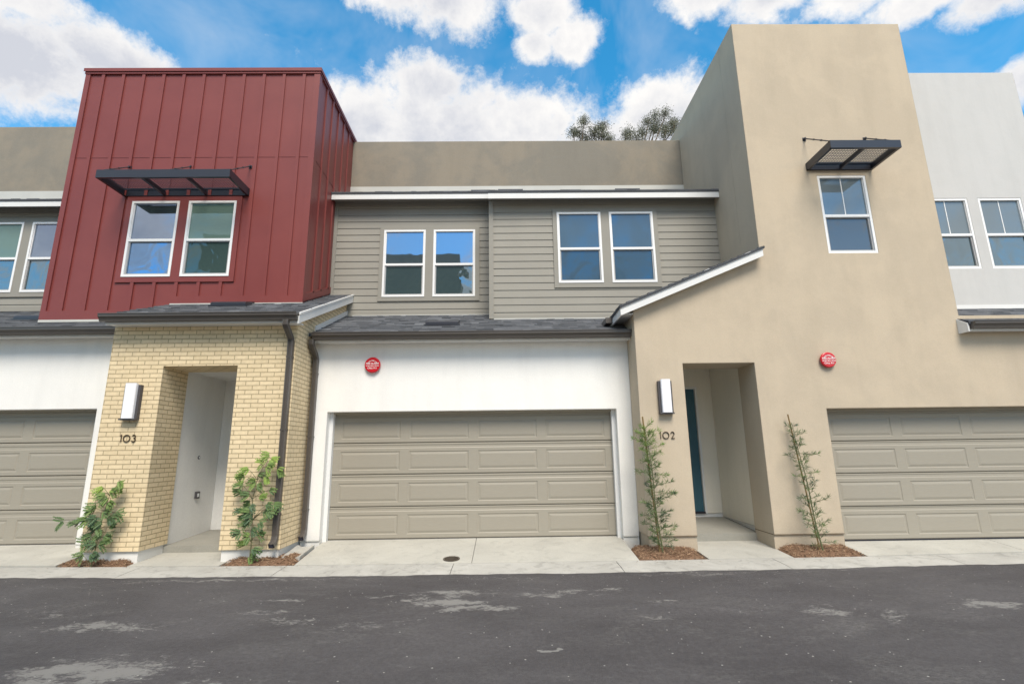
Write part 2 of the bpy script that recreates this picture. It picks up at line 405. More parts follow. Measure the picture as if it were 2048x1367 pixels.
def _each(s, name, m, parent=None):
    # every separate piece becomes an object of its own
    par = list(range(len(s.v)))
    def find(a):
        while par[a] != a: par[a] = par[par[a]]; a = par[a]
        return a
    for f in s.f:
        for k in f[1:]: par[find(k)] = find(f[0])
    groups = {}
    for f, tn in zip(s.f, s.t): groups.setdefault(find(f[0]), []).append((f, tn))
    out = []
    for fs in groups.values():
        q = MB(); ids = {}
        for f, tn in fs:
            for k in f:
                if k not in ids: ids[k] = len(q.v); q.v.append(s.v[k])
            q.f.append(tuple(ids[k] for k in f)); q.t.append(tn)
        out.append(q.build(name, m, parent))
    return out
MB.each = _each
def parent_loc(p):
    l = Vector((0, 0, 0))
    while p is not None: l += p.location; p = p.parent
    return l
def slab(name, m, outer, holes, axis, a, b, parent=None):
    """plate with holes cut through it; outlines in the plane normal to axis, from a to b along axis"""
    bm = bmesh.new()
    off = parent_loc(parent)
    def P(q, w): return Vector({'x': (w, q[0], q[1]), 'y': (q[0], w, q[1]), 'z': (q[0], q[1], w)}[axis]) - off
    loops = [outer] + holes; edges = []
    rings = []
    for lp in loops:
        vs = [bm.verts.new(P(q, a)) for q in lp]; rings.append(vs)
        edges += [bm.edges.new((vs[k], vs[(k+1) % len(vs)])) for k in range(len(vs))]
    r = bmesh.ops.triangle_fill(bm, edges=edges, use_beauty=True)
    front = [f for f in r['geom'] if isinstance(f, bmesh.types.BMFace)]
    mp = {}
    for vs, lp in zip(rings, loops):
        for v, q in zip(vs, lp): mp[v] = bm.verts.new(P(q, b))
    for f in front: bm.faces.new([mp[v] for v in reversed(f.verts)])
    for vs in rings:
        for k in range(len(vs)):
            u, w = vs[k], vs[(k+1) % len(vs)]; bm.faces.new((u, w, mp[w], mp[u]))
    bmesh.ops.recalc_face_normals(bm, faces=bm.faces)
    me = bpy.data.meshes.new(name); bm.to_mesh(me); bm.free()
    me.materials.append(MATS[m]); o = bpy.data.objects.new(name, me); C.objects.link(o)
    if parent: o.parent = parent
    return o
def rect(x0, x1, z0, z1): return [(x0, z0), (x1, z0), (x1, z1), (x0, z1)]
def thing(name, loc, label, cat, group=None):
    o = bpy.data.objects.new(name, None); C.objects.link(o); o.location = loc; o.empty_display_size = 0.2
    tag(o, label, cat, group); return o
def tag(o, label, cat, group=None, kind=None):
    if label: o['label'] = label
    if cat: o['category'] = cat
    if group: o['group'] = group
    if kind: o['kind'] = kind
    return o

# ------------------------------------------------------------------ reusable parts
def window(par, x0, x1, z0, z1, yf, muntin=False, name='window', up='glass_upper', lo='glass_lower'):
    """single-hung vinyl window; yf is the face the frame sits proud of"""
    fr = 0.042
    zm = z0 + (z1-z0)*0.475
    f = MB(); A, B = yf-0.016, yf+0.075
    f.box(x0, x0+fr, A, B, z0, z1); f.box(x1-fr, x1, A, B, z0, z1)
    f.box(x0+fr, x1-fr, A, B, z1-fr, z1); f.box(x0+fr, x1-fr, A, B, z0, z0+fr)
    o = f.build(name, 'vinyl_white', par)
    g = MB(); g.box(x0+fr, x1-fr, A+0.004, B-0.004, zm-0.022, zm+0.026)
    g.box(x0+fr, x0+fr+0.012, A+0.02, B, zm+0.026, z1-fr); g.box(x1-fr-0.012, x1-fr, A+0.02, B, zm+0.026, z1-fr)
    g.each('meeting_rail', 'vinyl_white', o)
    s = MB(); i0, i1, s0, s1 = x0+fr, x1-fr, z0+fr, zm-0.022; w = 0.026
    s.box(i0, i0+w, A+0.022, B-.01, s0, s1); s.box(i1-w, i1, A+0.022, B-.01, s0, s1)
    s.box(i0+w, i1-w, A+0.022, B-.01, s0, s0+w); s.box(i0+w, i1-w, A+0.022, B-.01, s1-w*.6, s1)
    s.build('sash', 'screen_frame', o)
    MB().box(i0+w, i1-w, yf+0.030, yf+0.036, s0+w, s1-w*.6).build('pane', lo, o)
    MB().box(x0+fr+0.012, x1-fr-0.012, yf+0.022, yf+0.028, zm+0.026, z1-fr).build('pane', up, o)
    if muntin:
        xm = (x0+x1)/2
        MB().box(xm-0.008, xm+0.008, yf+0.017, yf+0.0215, zm+0.026, z1-fr).build('muntin', 'vinyl_white', o)
    return o

def garage_door(par, x0, x1, z0, z1, yf):
    """four sections of four raised panels"""
    H = (z1-z0)/4
    root = MB().box(x0, x1, yf+0.03, yf+0.045, z0, z1).build('garage_door', 'garage_paint', par)
    n = 4; mg = 0.165; gap = 0.16; pw = (x1-x0-2*mg-(n-1)*gap)/n
    for r in range(4):
        m = MB(); a = z0+r*H+0.004; b = z0+(r+1)*H-0.004
        if r == 0: a = z0+0.014
        def rib(za, zb, ya, yb): m.poly([(x0, ya, za), (x1, ya, za), (x1, yb, zb), (x0, yb, zb)])
        rib(a, a, yf+0.03, yf); m.f[-1:] = m.f[-1:]
        zlo, zhi = a+0.070, a+0.385
        # stile grid around the panels
        xs = [x0]
        for k in range(n): xs += [x0+mg+k*(pw+gap), x0+mg+k*(pw+gap)+pw]
        xs.append(x1)
        rows = [(a+0.0, a+0.012, yf+0.010, yf), (a+0.012, zlo, yf, yf), (zhi, a+0.435, yf, yf), (a+0.435, a+0.448, yf, yf+0.007), (a+0.448, a+0.485, yf+0.007, yf+0.007),
                (a+0.485, a+0.498, yf+0.007, yf), (a+0.498, b-0.012, yf, yf), (b-0.012, b, yf, yf+0.010)]
        for za, zb, ya, yb in rows: rib(za, zb, ya, yb)
        m.poly([(x0, yf+.03, b), (x1, yf+.03, b), (x1, yf+.010, b), (x0, yf+.010, b)])
        for k in range(0, len(xs)-1, 2): m.poly([(xs[k], yf, zlo), (xs[k+1], yf, zlo), (xs[k+1], yf, zhi), (xs[k], yf, zhi)])
        for k in range(n):
            px0, px1 = xs[2*k+1], xs[2*k+2]
            rings = [(0, 0), (0.010, 0.008), (0.020, 0.009), (0.052, 0.001), (0.060, 0.0005)]
            def rr(d, y): return [(px0+d, yf+y, zlo+d), (px1-d, yf+y, zlo+d), (px1-d, yf+y, zhi-d), (px0+d, yf+y, zhi-d)]
            for q in range(len(rings)-1):
                A = rr(*rings[q]); B = rr(*rings[q+1])
                for e in range(4): m.poly([A[e], A[(e+1) % 4], B[(e+1) % 4], B[e]])
            m.poly(rr(*rings[-1]))
        m.build('door_section', 'garage_paint', root, recalc=False)
    MB().box(x0, x1, yf+0.002, yf+0.028, z0-0.004, z0+0.013).build('weather_seal', 'threshold', root)
    return root

def siding(par, x0, x1, z0, z1, yw, holes, name='siding'):
    m = MB(); E = 0.156; k = 0
    z = z0
    def prof(zz, za): return yw - 0.004 - 0.012*(1-(zz-za)/E)
    while z < z1-1e-4:
        top = min(z+E, z1)
        cuts = sorted({z, top} | {h for hx0, hx1, hz0, hz1 in holes for h in (hz0, hz1) if z < h < top})
        for a, b in zip(cuts[:-1], cuts[1:]):
            spans = [(x0, x1)]
            for hx0, hx1, hz0, hz1 in holes:
                if hz0 <= a+1e-6 and hz1 >= b-1e-6:
                    ns = []
                    for s0, s1 in spans:
                        if hx0 > s0: ns.append((s0, min(hx0, s1)))
                        if hx1 < s1: ns.append((max(hx1, s0), s1))
                    spans = ns
            for s0, s1 in spans:
                ya, yb = prof(a, z), prof(b, z)
                m.poly([(s0, ya, a), (s1, ya, a), (s1, yb, b), (s0, yb, b)])
                if a == z: m.poly([(s0, yw, a), (s1, yw, a), (s1, ya, a), (s0, ya, a)])
        z = top
    return m.build(name, 'siding', par, recalc=False)

def surround(par, x0, x1, z0, z1, yw, xs, mat_='trim_grey', proud=0.036):
    """flat casing board round a pair of windows: xs list of window x-ranges, wz window z range"""
    holes = [rect(a, b, c, d) for a, b, c, d in xs]
    return slab('window_trim', mat_, rect(x0, x1, z0, z1), holes, 'y', yw-proud, yw+0.004, par)

def shingles(par, x0, x1, y0, y1, zf, slope, name='roof', xl=None, along='y'):
    """laminated shingle roof; plane z = zf + slope*(y-y0) for along='y'; for along='x' x and y swap roles. xl(y) trims the left edge"""
    m = MB(); rnd = random.Random(int((x0+y0)*1000)); E = 0.135
    L = (y1-y0) if along == 'y' else (x1-x0)
    n = int(math.ceil(L/ (E/math.sqrt(1+slope*slope)))); step = L/n
    W0, W1 = (x0, x1) if along == 'y' else (y0, y1)
    def P(w, s, h):
        z = zf + slope*s + h
        return (w, y0+s, z) if along == 'y' else (x0+s, w, z)
    for r in range(n):
        s0 = r*step; s1 = s0+step*1.15
        if r == n-1: s1 = s0+step
        w = W0 + (0 if r % 2 else -0.1)
        wmin = W0 if xl is None else xl(s0)
        while w < W1:
            ww = rnd.choice((0.11, 0.15, 0.19, 0.24, 0.3)); a, b = max(w, wmin), min(w+ww, W1)
            if b > a+0.01:
                h = rnd.choice((0.014, 0.016, 0.024)); tn = min(1, max(0, rnd.gauss(0.38, 0.20)))
                m.poly([P(a, s0, 0), P(b, s0, 0), P(b, s0, h), P(a, s0, h)], tn)
                m.poly([P(a, s0, h), P(b, s0, h), P(b, s1, 0.003), P(a, s1, 0.003)], tn)
                m.poly([P(a, s0, 0), P(a, s0, h), P(a, s1, 0.003)], tn); m.poly([P(b, s0, h), P(b, s0, 0), P(b, s1, 0.003)], tn)
            w += ww
    # deck beneath
    if xl is None:
        c = [P(W0, 0, -0.004), P(W1, 0, -0.004), P(W1, L, -0.004), P(W0, L, -0.004)]
    else:
        c = [P(xl(0), 0, -0.004), P(W1, 0, -0.004), P(W1, L, -0.004), P(xl(L), L, -0.004)]
    d = [(p[0], p[1], p[2]-0.035) for p in c]
    m.poly(c, 0.1); m.poly(d[::-1], 0.1)
    for k in range(4): m.poly([c[k], d[k], d[(k+1) % 4], c[(k+1) % 4]], 0.1)
    return m.build(name, 'shingle', par, recalc=False)

def gutter(par, x0, x1, yb, zt, ends=(True, True)):
    """K-style gutter hung in front of the fascia; yb back face, zt top"""
    o = [(0, 0), (0, -0.115), (-0.075, -0.115), (-0.085, -0.075), (-0.118, -0.045), (-0.118, -0.012), (-0.128, -0.010), (-0.128, 0.004), (-0.112, 0.004), (-0.112, -0.040), (-0.080, -0.070), (-0.070, -0.108), (-0.004, -0.108), (-0.004, 0)]
    m = MB(); m.prism([(yb+a, zt+b) for a, b in o], 'x', x0, x1)
    solid = [(0, 0), (0, -0.115), (-0.075, -0.115), (-0.085, -0.075), (-0.118, -0.045), (-0.118, -0.006)]
    if ends[0]: m.prism([(yb+a, zt+b) for a, b in solid], 'x', x0-0.004, x0+0.001)
    if ends[1]: m.prism([(yb+a, zt+b) for a, b in solid], 'x', x1-0.001, x1+0.004)
    return m.build('gutter', 'bronze', par)

def downspout(par, x, ytop, ztop, ywall, zbot, kick):
    """rectangular fluted downspout with S-offset at the top and a shoe at the foot"""
    w, d = 0.041, 0.034
    prof = [(-w, -d), (-w*.75, -d*1.12), (-w*.4, -d*1.12), (-w*.3, -d*.9), (w*.3, -d*.9), (w*.4, -d*1.12), (w*.75, -d*1.12), (w, -d), (w, d), (-w, d)]
    yc = ywall - 0.048
    pts = [(x, ytop, ztop), (x, ytop, ztop-0.07), (x, ytop+(yc-ytop)*.15, ztop-0.11), (x, yc-(yc-ytop)*.15, ztop-0.24), (x, yc, ztop-0.30), (x, yc, zbot+0.14), (x, yc-0.02, zbot+0.07), (x, yc-0.10*kick, zbot+0.015)]
    o = MB().sweep(pts, prof).build('downspout', 'bronze', par)
    s = MB()
    for z in (ztop-0.55, (ztop+zbot)/2, zbot+0.45): s.box(x-w-0.006, x+w+0.006, yc-d*1.25, ywall-0.001, z-0.012, z+0.012)
    s.each('strap', 'bronze', o)
    MB().box(x-w*.8, x+w*.8, yc-0.10*kick-0.012, yc-0.10*kick-0.004, zbot-0.012, zbot+0.035).build('outlet_mouth', 'threshold', o)
    return o

def awning(par, x0, x1, yw, yf, z0, z1, cross, rods, zr):
    t = 0.012
    f = MB()
    f.box(x0, x1, yf, yf+t, z0, z1); f.box(x0, x1, yf+t, yf+0.045, z0, z0+t*.8); f.box(x0, x1, yf+t, yf+0.045, z1-t*.8, z1)
    f.box(x0, x1, yw-t-.002, yw-.002, z0, z1); f.box(x0, x1, yw-0.045, yw-t-.002, z0, z0+t*.8); f.box(x0, x1, yw-0.045, yw-t-.002, z1-t*.8, z1)
    for xa, s in ((x0, 1), (x1, -1)):
        f.box(min(xa, xa+s*t), max(xa, xa+s*t), yf+t+.001, yw-t-.003, z0, z1)
        f.box(min(xa+s*t, xa+s*.045), max(xa+s*t, xa+s*.045), yf+.046, yw-.046, z0, z0+t*.8)
    o = f.build('awning_frame', 'black_steel', par)
    for xc in cross: MB().box(xc-0.02, xc+0.02, yf+.046, yw-.046, z0+.004, z0+0.075).build('cross_bar', 'black_steel', o)
    g = MB(); p = 0.050; zz = z1-0.03
    n = int((x1-x0-0.05)/p)
    for k in range(1, n+1):
        x = x0+0.02+(x1-x0-0.04)*k/(n+1); g.box(x-0.0035, x+0.0035, yf+t, yw-t-.002, zz, zz+0.008)
    n = int((yw-yf-0.03)/p)
    for k in range(1, n+1):
        y = yf+t+(yw-yf-2*t)*k/(n+1); g.box(x0+t, x1-t, y-0.0035, y+0.0035, zz-0.007, zz+0.001)
    g.build('mesh_screen', 'black_steel', o)
    for xr in rods:
        r = MB(); A = Vector((xr, yf+0.05, z1+0.012)); B = Vector((xr, yw-0.03, zr)); d = B-A
        def at(u): return A + d*u
        r.tube([at(0), at(.36)], 0.012, 6); r.tube([at(.64), at(1)], 0.012, 6)
        sd = Vector((0.020, 0, 0))
        for s_ in (-1, 1): r.tube([at(.34)+sd*s_*.5, at(.38)+sd*s_, at(.62)+sd*s_, at(.66)+sd*s_*.5], 0.009, 6)
        r.tube([at(.33), at(.37)], 0.017, 8); r.tube([at(.63), at(.67)], 0.017, 8)
        r.tube([A+Vector((-.018, 0, 0)), A+Vector((.018, 0, 0))], 0.017, 8); r.tube([B+Vector((-.018, 0, 0)), B+Vector((.018, 0, 0))], 0.017, 8)
        r.box(xr-.010, xr+.010, yw-0.045, yw, zr-.022, zr+.022); r.box(xr-.03, xr+.03, yw-0.008, yw, zr-.035, zr+.035)
        r.box(xr-.010, xr+.010, yf+.03, yf+.07, z1, z1+.02)
        r.build('turnbuckle_rod', 'black_steel', o)
    return o

def roof_vent(par, x, y, z, slope, w=0.62):
    m = MB(); L = 0.34
    p = [(y, z+0.004), (y, z+0.055), (y+0.03, z+0.075+0.03*slope), (y+L, z+L*slope+0.03), (y+L, z+L*slope)]
    m.prism(p, 'x', x, x+w); m.box(x-0.03, x+w+0.03, y-0.02, y+0.03, z-0.004, z+0.014)
    return m.build('roof_vent', 'black_steel', par)

# ================================================================== SETTING
KX = [(-60, -.70), (-14, -.72), (-6.87, -.80), (-4.75, -.916), (-2.7, -.99), (-.26, -1.02), (2.48, -1.022), (5.57, -.995), (8.25, -.90), (15, -.72), (60, -.7)]
AX = [(-60, -1.30), (-14, -1.32), (-6.27, -1.403), (-4.34, -1.491), (-2.44, -1.577), (-.19, -1.62), (2.59, -1.644), (5.16, -1.594), (7.62, -1.498), (15, -1.32), (60, -1.3)]
def lerp(T, x):
    for (a, b), (c, d) in zip(T[:-1], T[1:]):
        if a <= x <= c: return b+(d-b)*(x-a)/(c-a)
    return T[-1][1]
GS = 0.115
def gz(y): return GS*y
tag(MB().poly([(-400, -300, -0.30), (400, -300, -0.30), (400, 500, -0.30), (-400, 500, -0.30)]).build('ground', 'earth'), None, None, kind='structure')
def make_road():
    m = MB(); rnd = random.Random(3)
    xs = [-60, -30, -14] + [-12+0.06*k for k in range(430)] + [16, 30, 60]
    ph = [rnd.uniform(0, 6.28) for _ in range(8)]
    def edge(x):
        j = 0.016*math.sin(x*2.1+ph[0]) + 0.012*math.sin(x*5.3+ph[1]) + 0.009*math.sin(x*11.7+ph[2]) + 0.006*math.sin(x*23+ph[3]) + rnd.uniform(-.004, .004)
        return lerp(AX, x)+0.02+j
    e = [edge(x) for x in xs]
    for k in range(len(xs)-1):
        a, b = xs[k], xs[k+1]
        m.poly([(a, -9.2, -0.145), (b, -9.2, -0.145), (b, -2.6, -0.140), (a, -2.6, -0.140)])
        m.poly([(a, -2.6, -0.140), (b, -2.6, -0.140), (b, e[k+1]-0.03, -0.134), (a, e[k]-0.03, -0.134)])
        m.poly([(a, e[k]-0.03, -0.134), (b, e[k+1]-0.03, -0.134), (b, e[k+1], -0.143), (a, e[k], -0.143)])
    return m.build('road', 'asphalt')
tag(make_road(), None, None, kind='structure')
tag(MB().poly([(-60, -15.25, -0.10), (60, -15.25, -0.10), (60, -9.21, -0.14), (-60, -9.21, -0.14)]).build('driveway', 'concrete'), None, None, kind='structure')  # unseen concrete behind the camera, added to bounce light onto the lower walls
def make_kerb():
    m = MB()
    joints = [-11.4, -9.1, -6.85, -4.7, -2.592, -0.2, 2.13, 4.4, 6.846, 9.2, 11.6]
    cuts = [-60] + joints + [60]
    for a, b in zip(cuts[:-1], cuts[1:]):
        a += 0.004; b -= 0.004
        n = max(1, int((b-a)/0.5)) if abs(a) < 20 and abs(b) < 20 else 6
        for k in range(n):
            x0 = a+(b-a)*k/n; x1 = a+(b-a)*(k+1)/n
            for ya, yb, za, zb in ((0, .04, -0.118, -0.113), (.04, .62, -0.113, -0.128), (.62, 1.0, -.128, -.145), (1, 1.5, -.145, -.149)):
                def pt(x, u, z): 
                    t0, t1 = lerp(KX, x), lerp(AX, x)
                    return (x, t0+(t1-t0)*u, z)
                m.poly([pt(x0, ya, za), pt(x1, ya, za), pt(x1, yb, zb), pt(x0, yb, zb)])
    for a, b in zip(cuts[:-1], cuts[1:]):
        for x in (a+0.004, b-0.004):
            t0, t1 = lerp(KX, x), lerp(AX, x)
            m.poly([(x, t0, -.118), (x, t1, -.145), (x, t1, -.2), (x, t0, -.2)])
    return m.build('kerb', 'kerb_concrete')
tag(make_kerb(), None, None, kind='structure')
def apron(name, x0, x1, yback, joints=(), m_='concrete', gz=gz):
    m = MB(); cuts = [x0]+list(joints)+[x1]
    for a, b in zip(cuts[:-1], cuts[1:]):
        a2 = a+(0.004 if a != x0 else 0); b2 = b-(0.004 if b != x1 else 0)
        n = max(1, int((b2-a2)/0.6))
        for k in range(n):
            p, q = a2+(b2-a2)*k/n, a2+(b2-a2)*(k+1)/n
            yp, yq = lerp(KX, p)+0.006, lerp(KX, q)+0.006
            m.poly([(p, yp, gz(yp)), (q, yq, gz(yq)), (q, yback, gz(yback)), (p, yback, gz(yback))])
            m.poly([(p, yp, gz(yp)), (q, yq, gz(yq)), (q, yq, -.2), (p, yp, -.2)])
        for x in (a2, b2):
            yp = lerp(KX, x)+0.006; m.poly([(x, yp, gz(yp)), (x, yback, gz(yback)), (x, yback, -.25), (x, yp, -.25)])
    return tag(m.build(name, m_), None, None, kind='structure')
apron('driveway', -16, -6.02, 0.35, (-9.6,))
apron('driveway', -2.50, 2.479, 0.35, (0.053,))
apron('driveway', 5.84, 16, 0.1, (8.3, 11.0))
pz = lambda y: -0.117+0.06*(y+1.02)
apron('path', -4.945, -3.60, -0.10, gz=pz)
apron('path', 3.50, 4.745, 0.14, gz=pz)
def mulch(x0, x1, yb, label, seed, shape=None):
    rnd = random.Random(seed); m = MB()
    nx = 14
    def top(x, y):
        e = min((x-x0), (x1-x), (y-lerp(KX, x)), 0.14)/0.14
        return gz(y) - 0.045 + 0.073*max(0, e)**.5 + 0.008*math.sin(x*17+seed)+0.006*math.sin(y*23+x*9)
    for i in range(nx):
        for j in range(6):
            a, b = x0+(x1-x0)*i/nx, x0+(x1-x0)*(i+1)/nx
            def Y(x, j): k = lerp(KX, x)+0.004; return k+(yb-k)*j/6
            m.poly([(a, Y(a, j), top(a, Y(a, j))), (b, Y(b, j), top(b, Y(b, j))), (b, Y(b, j+1), top(b, Y(b, j+1))), (a, Y(a, j+1), top(a, Y(a, j+1)))], 0.12)
    for k in range(int(1500*(x1-x0)*max(0.35, abs(yb+1.0)))):
        x = rnd.uniform(x0+.01, x1-.01); y = rnd.uniform(lerp(KX, x)-0.012, yb)
        L = rnd.uniform(.014, .05); w = rnd.uniform(.004, .011); h = rnd.uniform(.002, .005)
        M = Matrix.Translation((x, y, top(x, y)+rnd.uniform(0, .018))) @ Matrix.Rotation(rnd.uniform(0, 6.28), 4, 'Z') @ Matrix.Rotation(rnd.gauss(0, .35), 4, 'Y') @ Matrix.Rotation(rnd.gauss(0, .5), 4, 'X')
        tn = min(1, max(0, rnd.gauss(.42, .25))) if rnd.random() > .05 else 1.0
        i = len(m.v); m.v += [tuple(M @ Vector((sx*L/2, sy*w/2*(1 if sx < 0 else .6), sz*h))) for sz in (0, 1) for sy in (-1, 1) for sx in (-1, 1)]
        for f in ((4, 5, 7, 6), (0, 1, 5, 4), (2, 6, 7, 3), (0, 4, 6, 2), (1, 3, 7, 5)): m.f.append(tuple(i+q for q in f)); m.t.append(tn)
    for k in range(26):
        x = rnd.uniform(x0-.12, x1+.12); y = lerp(KX, x)-abs(rnd.gauss(0, .10))-.01; L = rnd.uniform(.012, .035); a = rnd.uniform(0, 3.14)
        c_, s_ = math.cos(a)*L/2, math.sin(a)*L/2; z = -.111 if y > lerp(KX, x)-.25 else -.117
        m.poly([(x-c_, y-s_, z), (x+s_*.25, y-c_*.25, z+.003), (x+c_, y+s_, z), (x-s_*.25, y+c_*.25, z+.003)], rnd.uniform(.1, .7))
    o = m.build('mulch_bed', 'bark_mulch', recalc=False)
    return tag(o, label, 'mulch', kind='stuff')
mulch(-6.01, -4.955, -0.70, 'red-brown bark mulch at foot of brick pier beside left garage driveway', 1)
mulch(-3.59, -2.51, -0.55, 'red-brown bark mulch at foot of brick pier carrying the dark downspout', 2)
mulch(2.49, 3.49, -0.42, 'red-brown bark mulch under the wall lamp of number 102, beside white garage driveway', 3)
mulch(4.755, 5.83, -0.45, 'red-brown bark mulch between porch path of 102 and right-hand garage', 4)

# ================================================================== TOWNHOUSE 103 (brick entry, red box, white garage, grey siding)
H3 = thing('townhouse', (-2.8, 0, 0), 'townhouse with buff brick entry numbered 103, red board-and-batten box and white garage front', 'townhouse')
B_, W_, T_, RD, S1, S2, PP = -0.759, 0.0, -0.531, 0.246, 1.662, 1.025, 2.59
# brick entry wall: pier | porch opening | pier
ZP = 0.065
slab('brick_wall', 'brick_buff', [(-5.773, ZP), (-4.91, ZP), (-4.91, 2.849), (-3.727, 2.849), (-3.727, ZP), (-2.824, ZP), (-2.824, 3.62), (-5.773, 3.62)], [], 'y', B_, -0.108, H3)
slab('brick_wall', 'brick_buff', [(-0.108, ZP), (-0.0, ZP), (-0.0, 3.0), (1.75, 3.0), (1.75, 4.74), (-0.108, 3.94), (-0.108, ZP)][:-1], [], 'x', -3.15, -2.8245, H3)
slab('brick_wall', 'brick_buff', [(B_+.002, 3.6195), (-0.1085, 3.6195), (-.1085, 3.945), (B_+.002, 3.665)], [], 'x', -3.15, -2.8245, H3)
MB().box(-5.7735, -5.1, -0.1075, 0.2, ZP, 3.64).build('brick_wall', 'brick_buff', H3)
MB().box(-5.74, -4.935, -0.725, -0.02, -0.25, ZP-.002).box(-3.70, -2.855, -0.725, 0.25, -0.25, ZP-.002).each('plinth', 'plinth_white', H3)
# porch recess
MB().box(-5.09, -4.94, -0.1065, 1.3, 0.0, 3.1).box(-4.939, -3.3, 1.14, 1.3, 0.0, 3.1).box(-3.55, -3.3, -0.1065, 1.139, 0, 3.1).each('porch_wall', 'stucco_white', H3)
MB().box(-4.9395, -3.551, -0.1065, 1.139, 2.87, 3.05).build('porch_ceiling', 'stucco_white', H3)
MB().prism([(-0.16, -0.3), (1.139, -0.3), (1.139, 0.10), (-0.16, 0.035)], 'x', -4.9395, -3.56).build('porch_step', 'landing_concrete', H3)
# garage front
slab('garage_wall', 'stucco_white', [(-2.823, 0.055), (-2.511, 0.055), (-2.511, 2.147), (2.490, 2.147), (2.490, 0.055), (2.7535, 0.055), (2.7535, 3.50), (-2.823, 3.50)], [], 'y', 0.0, 0.30, H3)
MB().box(-2.823, -2.511, 0.014, 0.30, -0.25, 0.053).box(2.490, 2.7535, 0.014, 0.30, -0.25, 0.053).each('plinth', 'plinth_white', H3)
MB().box(-2.823, -2.515, -0.004, 0.0, 0.047, 0.056).box(2.494, 2.7535, -0.004, 0.0, 0.047, 0.056).each('weep_screed', 'flashing', H3)
MB().box(-2.51, -2.445, 0.13, 0.222, 0.0, 2.146).box(2.425, 2.489, 0.13, 0.222, 0.0, 2.146).each('door_stop', 'trim_white', H3)
MB().box(-2.445, 2.425, 0.13, 0.222, 2.118, 2.146).each('door_stop', 'garage_paint', H3)
garage_door(H3, -2.49, 2.47, 0.022, 2.146, 0.225)
MB().box(-2.6, 2.6, 0.30, 0.45, 0, 3.2).each('inner_wall', 'threshold', H3)
# garage roof
zR = lambda y: 3.475+0.44*(y+0.25)
shingles(H3, -2.823, 2.752, -0.27, 1.66, zR(-0.27), 0.44)
MB().box(-2.72, 2.752, -0.245, -0.2205, 3.325, 3.44).each('fascia', 'plinth_white', H3)
MB().box(-2.72, 2.752, -0.220, -0.001, 3.345, 3.36).each('soffit', 'trim_white', H3)
gutter(H3, -2.74, 2.752, -0.246, 3.475)
downspout(H3, -2.752, -0.31, 3.36, -0.002, 0.10, 1.1)
# little raking flashing where the roof meets the brick
MB().prism([(-0.03, 3.575), (1.66, 4.335), (1.66, 4.43), (-0.03, 3.672)], 'x', -2.8243, -2.80).build('rake_board', 'trim_white', H3)
roof_vent(H3, -0.93, 0.42, zR(0.42)+0.012, 0.44)
# entry roof
zE = lambda y: 3.64+0.43*(y+1.0)
xle = lambda s: -5.79 + 0.155*min(1, s/1.27)
shingles(H3, -5.80, -2.70, -1.02, 0.246, zE(-1.02), 0.43, xl=xle)
shingles(H3, -3.207, -2.70, 0.2461, 1.70, zE(0.2461), 0.43)
MB().box(-5.76, -2.70, -0.99, -0.9655, 3.485, 3.60).each('fascia', 'trim_white', H3)
MB().box(-5.76, -2.726, -0.965, -0.760, 3.50, 3.515).each('soffit', 'trim_white', H3)
gutter(H3, -5.80, -2.715, -0.991, 3.635)
MB().prism([(-1.02, 3.468), (1.69, 3.468+2.71*.43), (1.69, 3.615+2.71*.43), (-1.02, 3.615)], 'x', -2.725, -2.698).build('rake_board', 'trim_white', H3)
MB().prism([(-1.02, 3.615), (1.69, 3.615+2.71*.43), (1.69, 3.645+2.71*.43), (-1.02, 3.645)], 'x', -2.715, -2.682).build('rake_board', 'trim_white', H3)
MB().prism([(-0.95, 3.50), (1.69, 3.49+2.64*.43), (1.69, 3.51+2.64*.43), (-0.95, 3.515)], 'x', -2.8235, -2.726).each('soffit', 'trim_white', H3)
MB().prism([(-0.96, 3.63), (0.246, 3.63+1.206*.43), (0.246, 3.52+1.206*.43), (-0.96, 3.52)], 'x', -5.775, -5.75).build('rake_board', 'trim_white', H3)
downspout(H3, -2.885, -1.055, 3.52, B_, 0.12, 1.1)
roof_vent(H3, -4.68, -0.10, zE(-0.10)+0.012, 0.43)
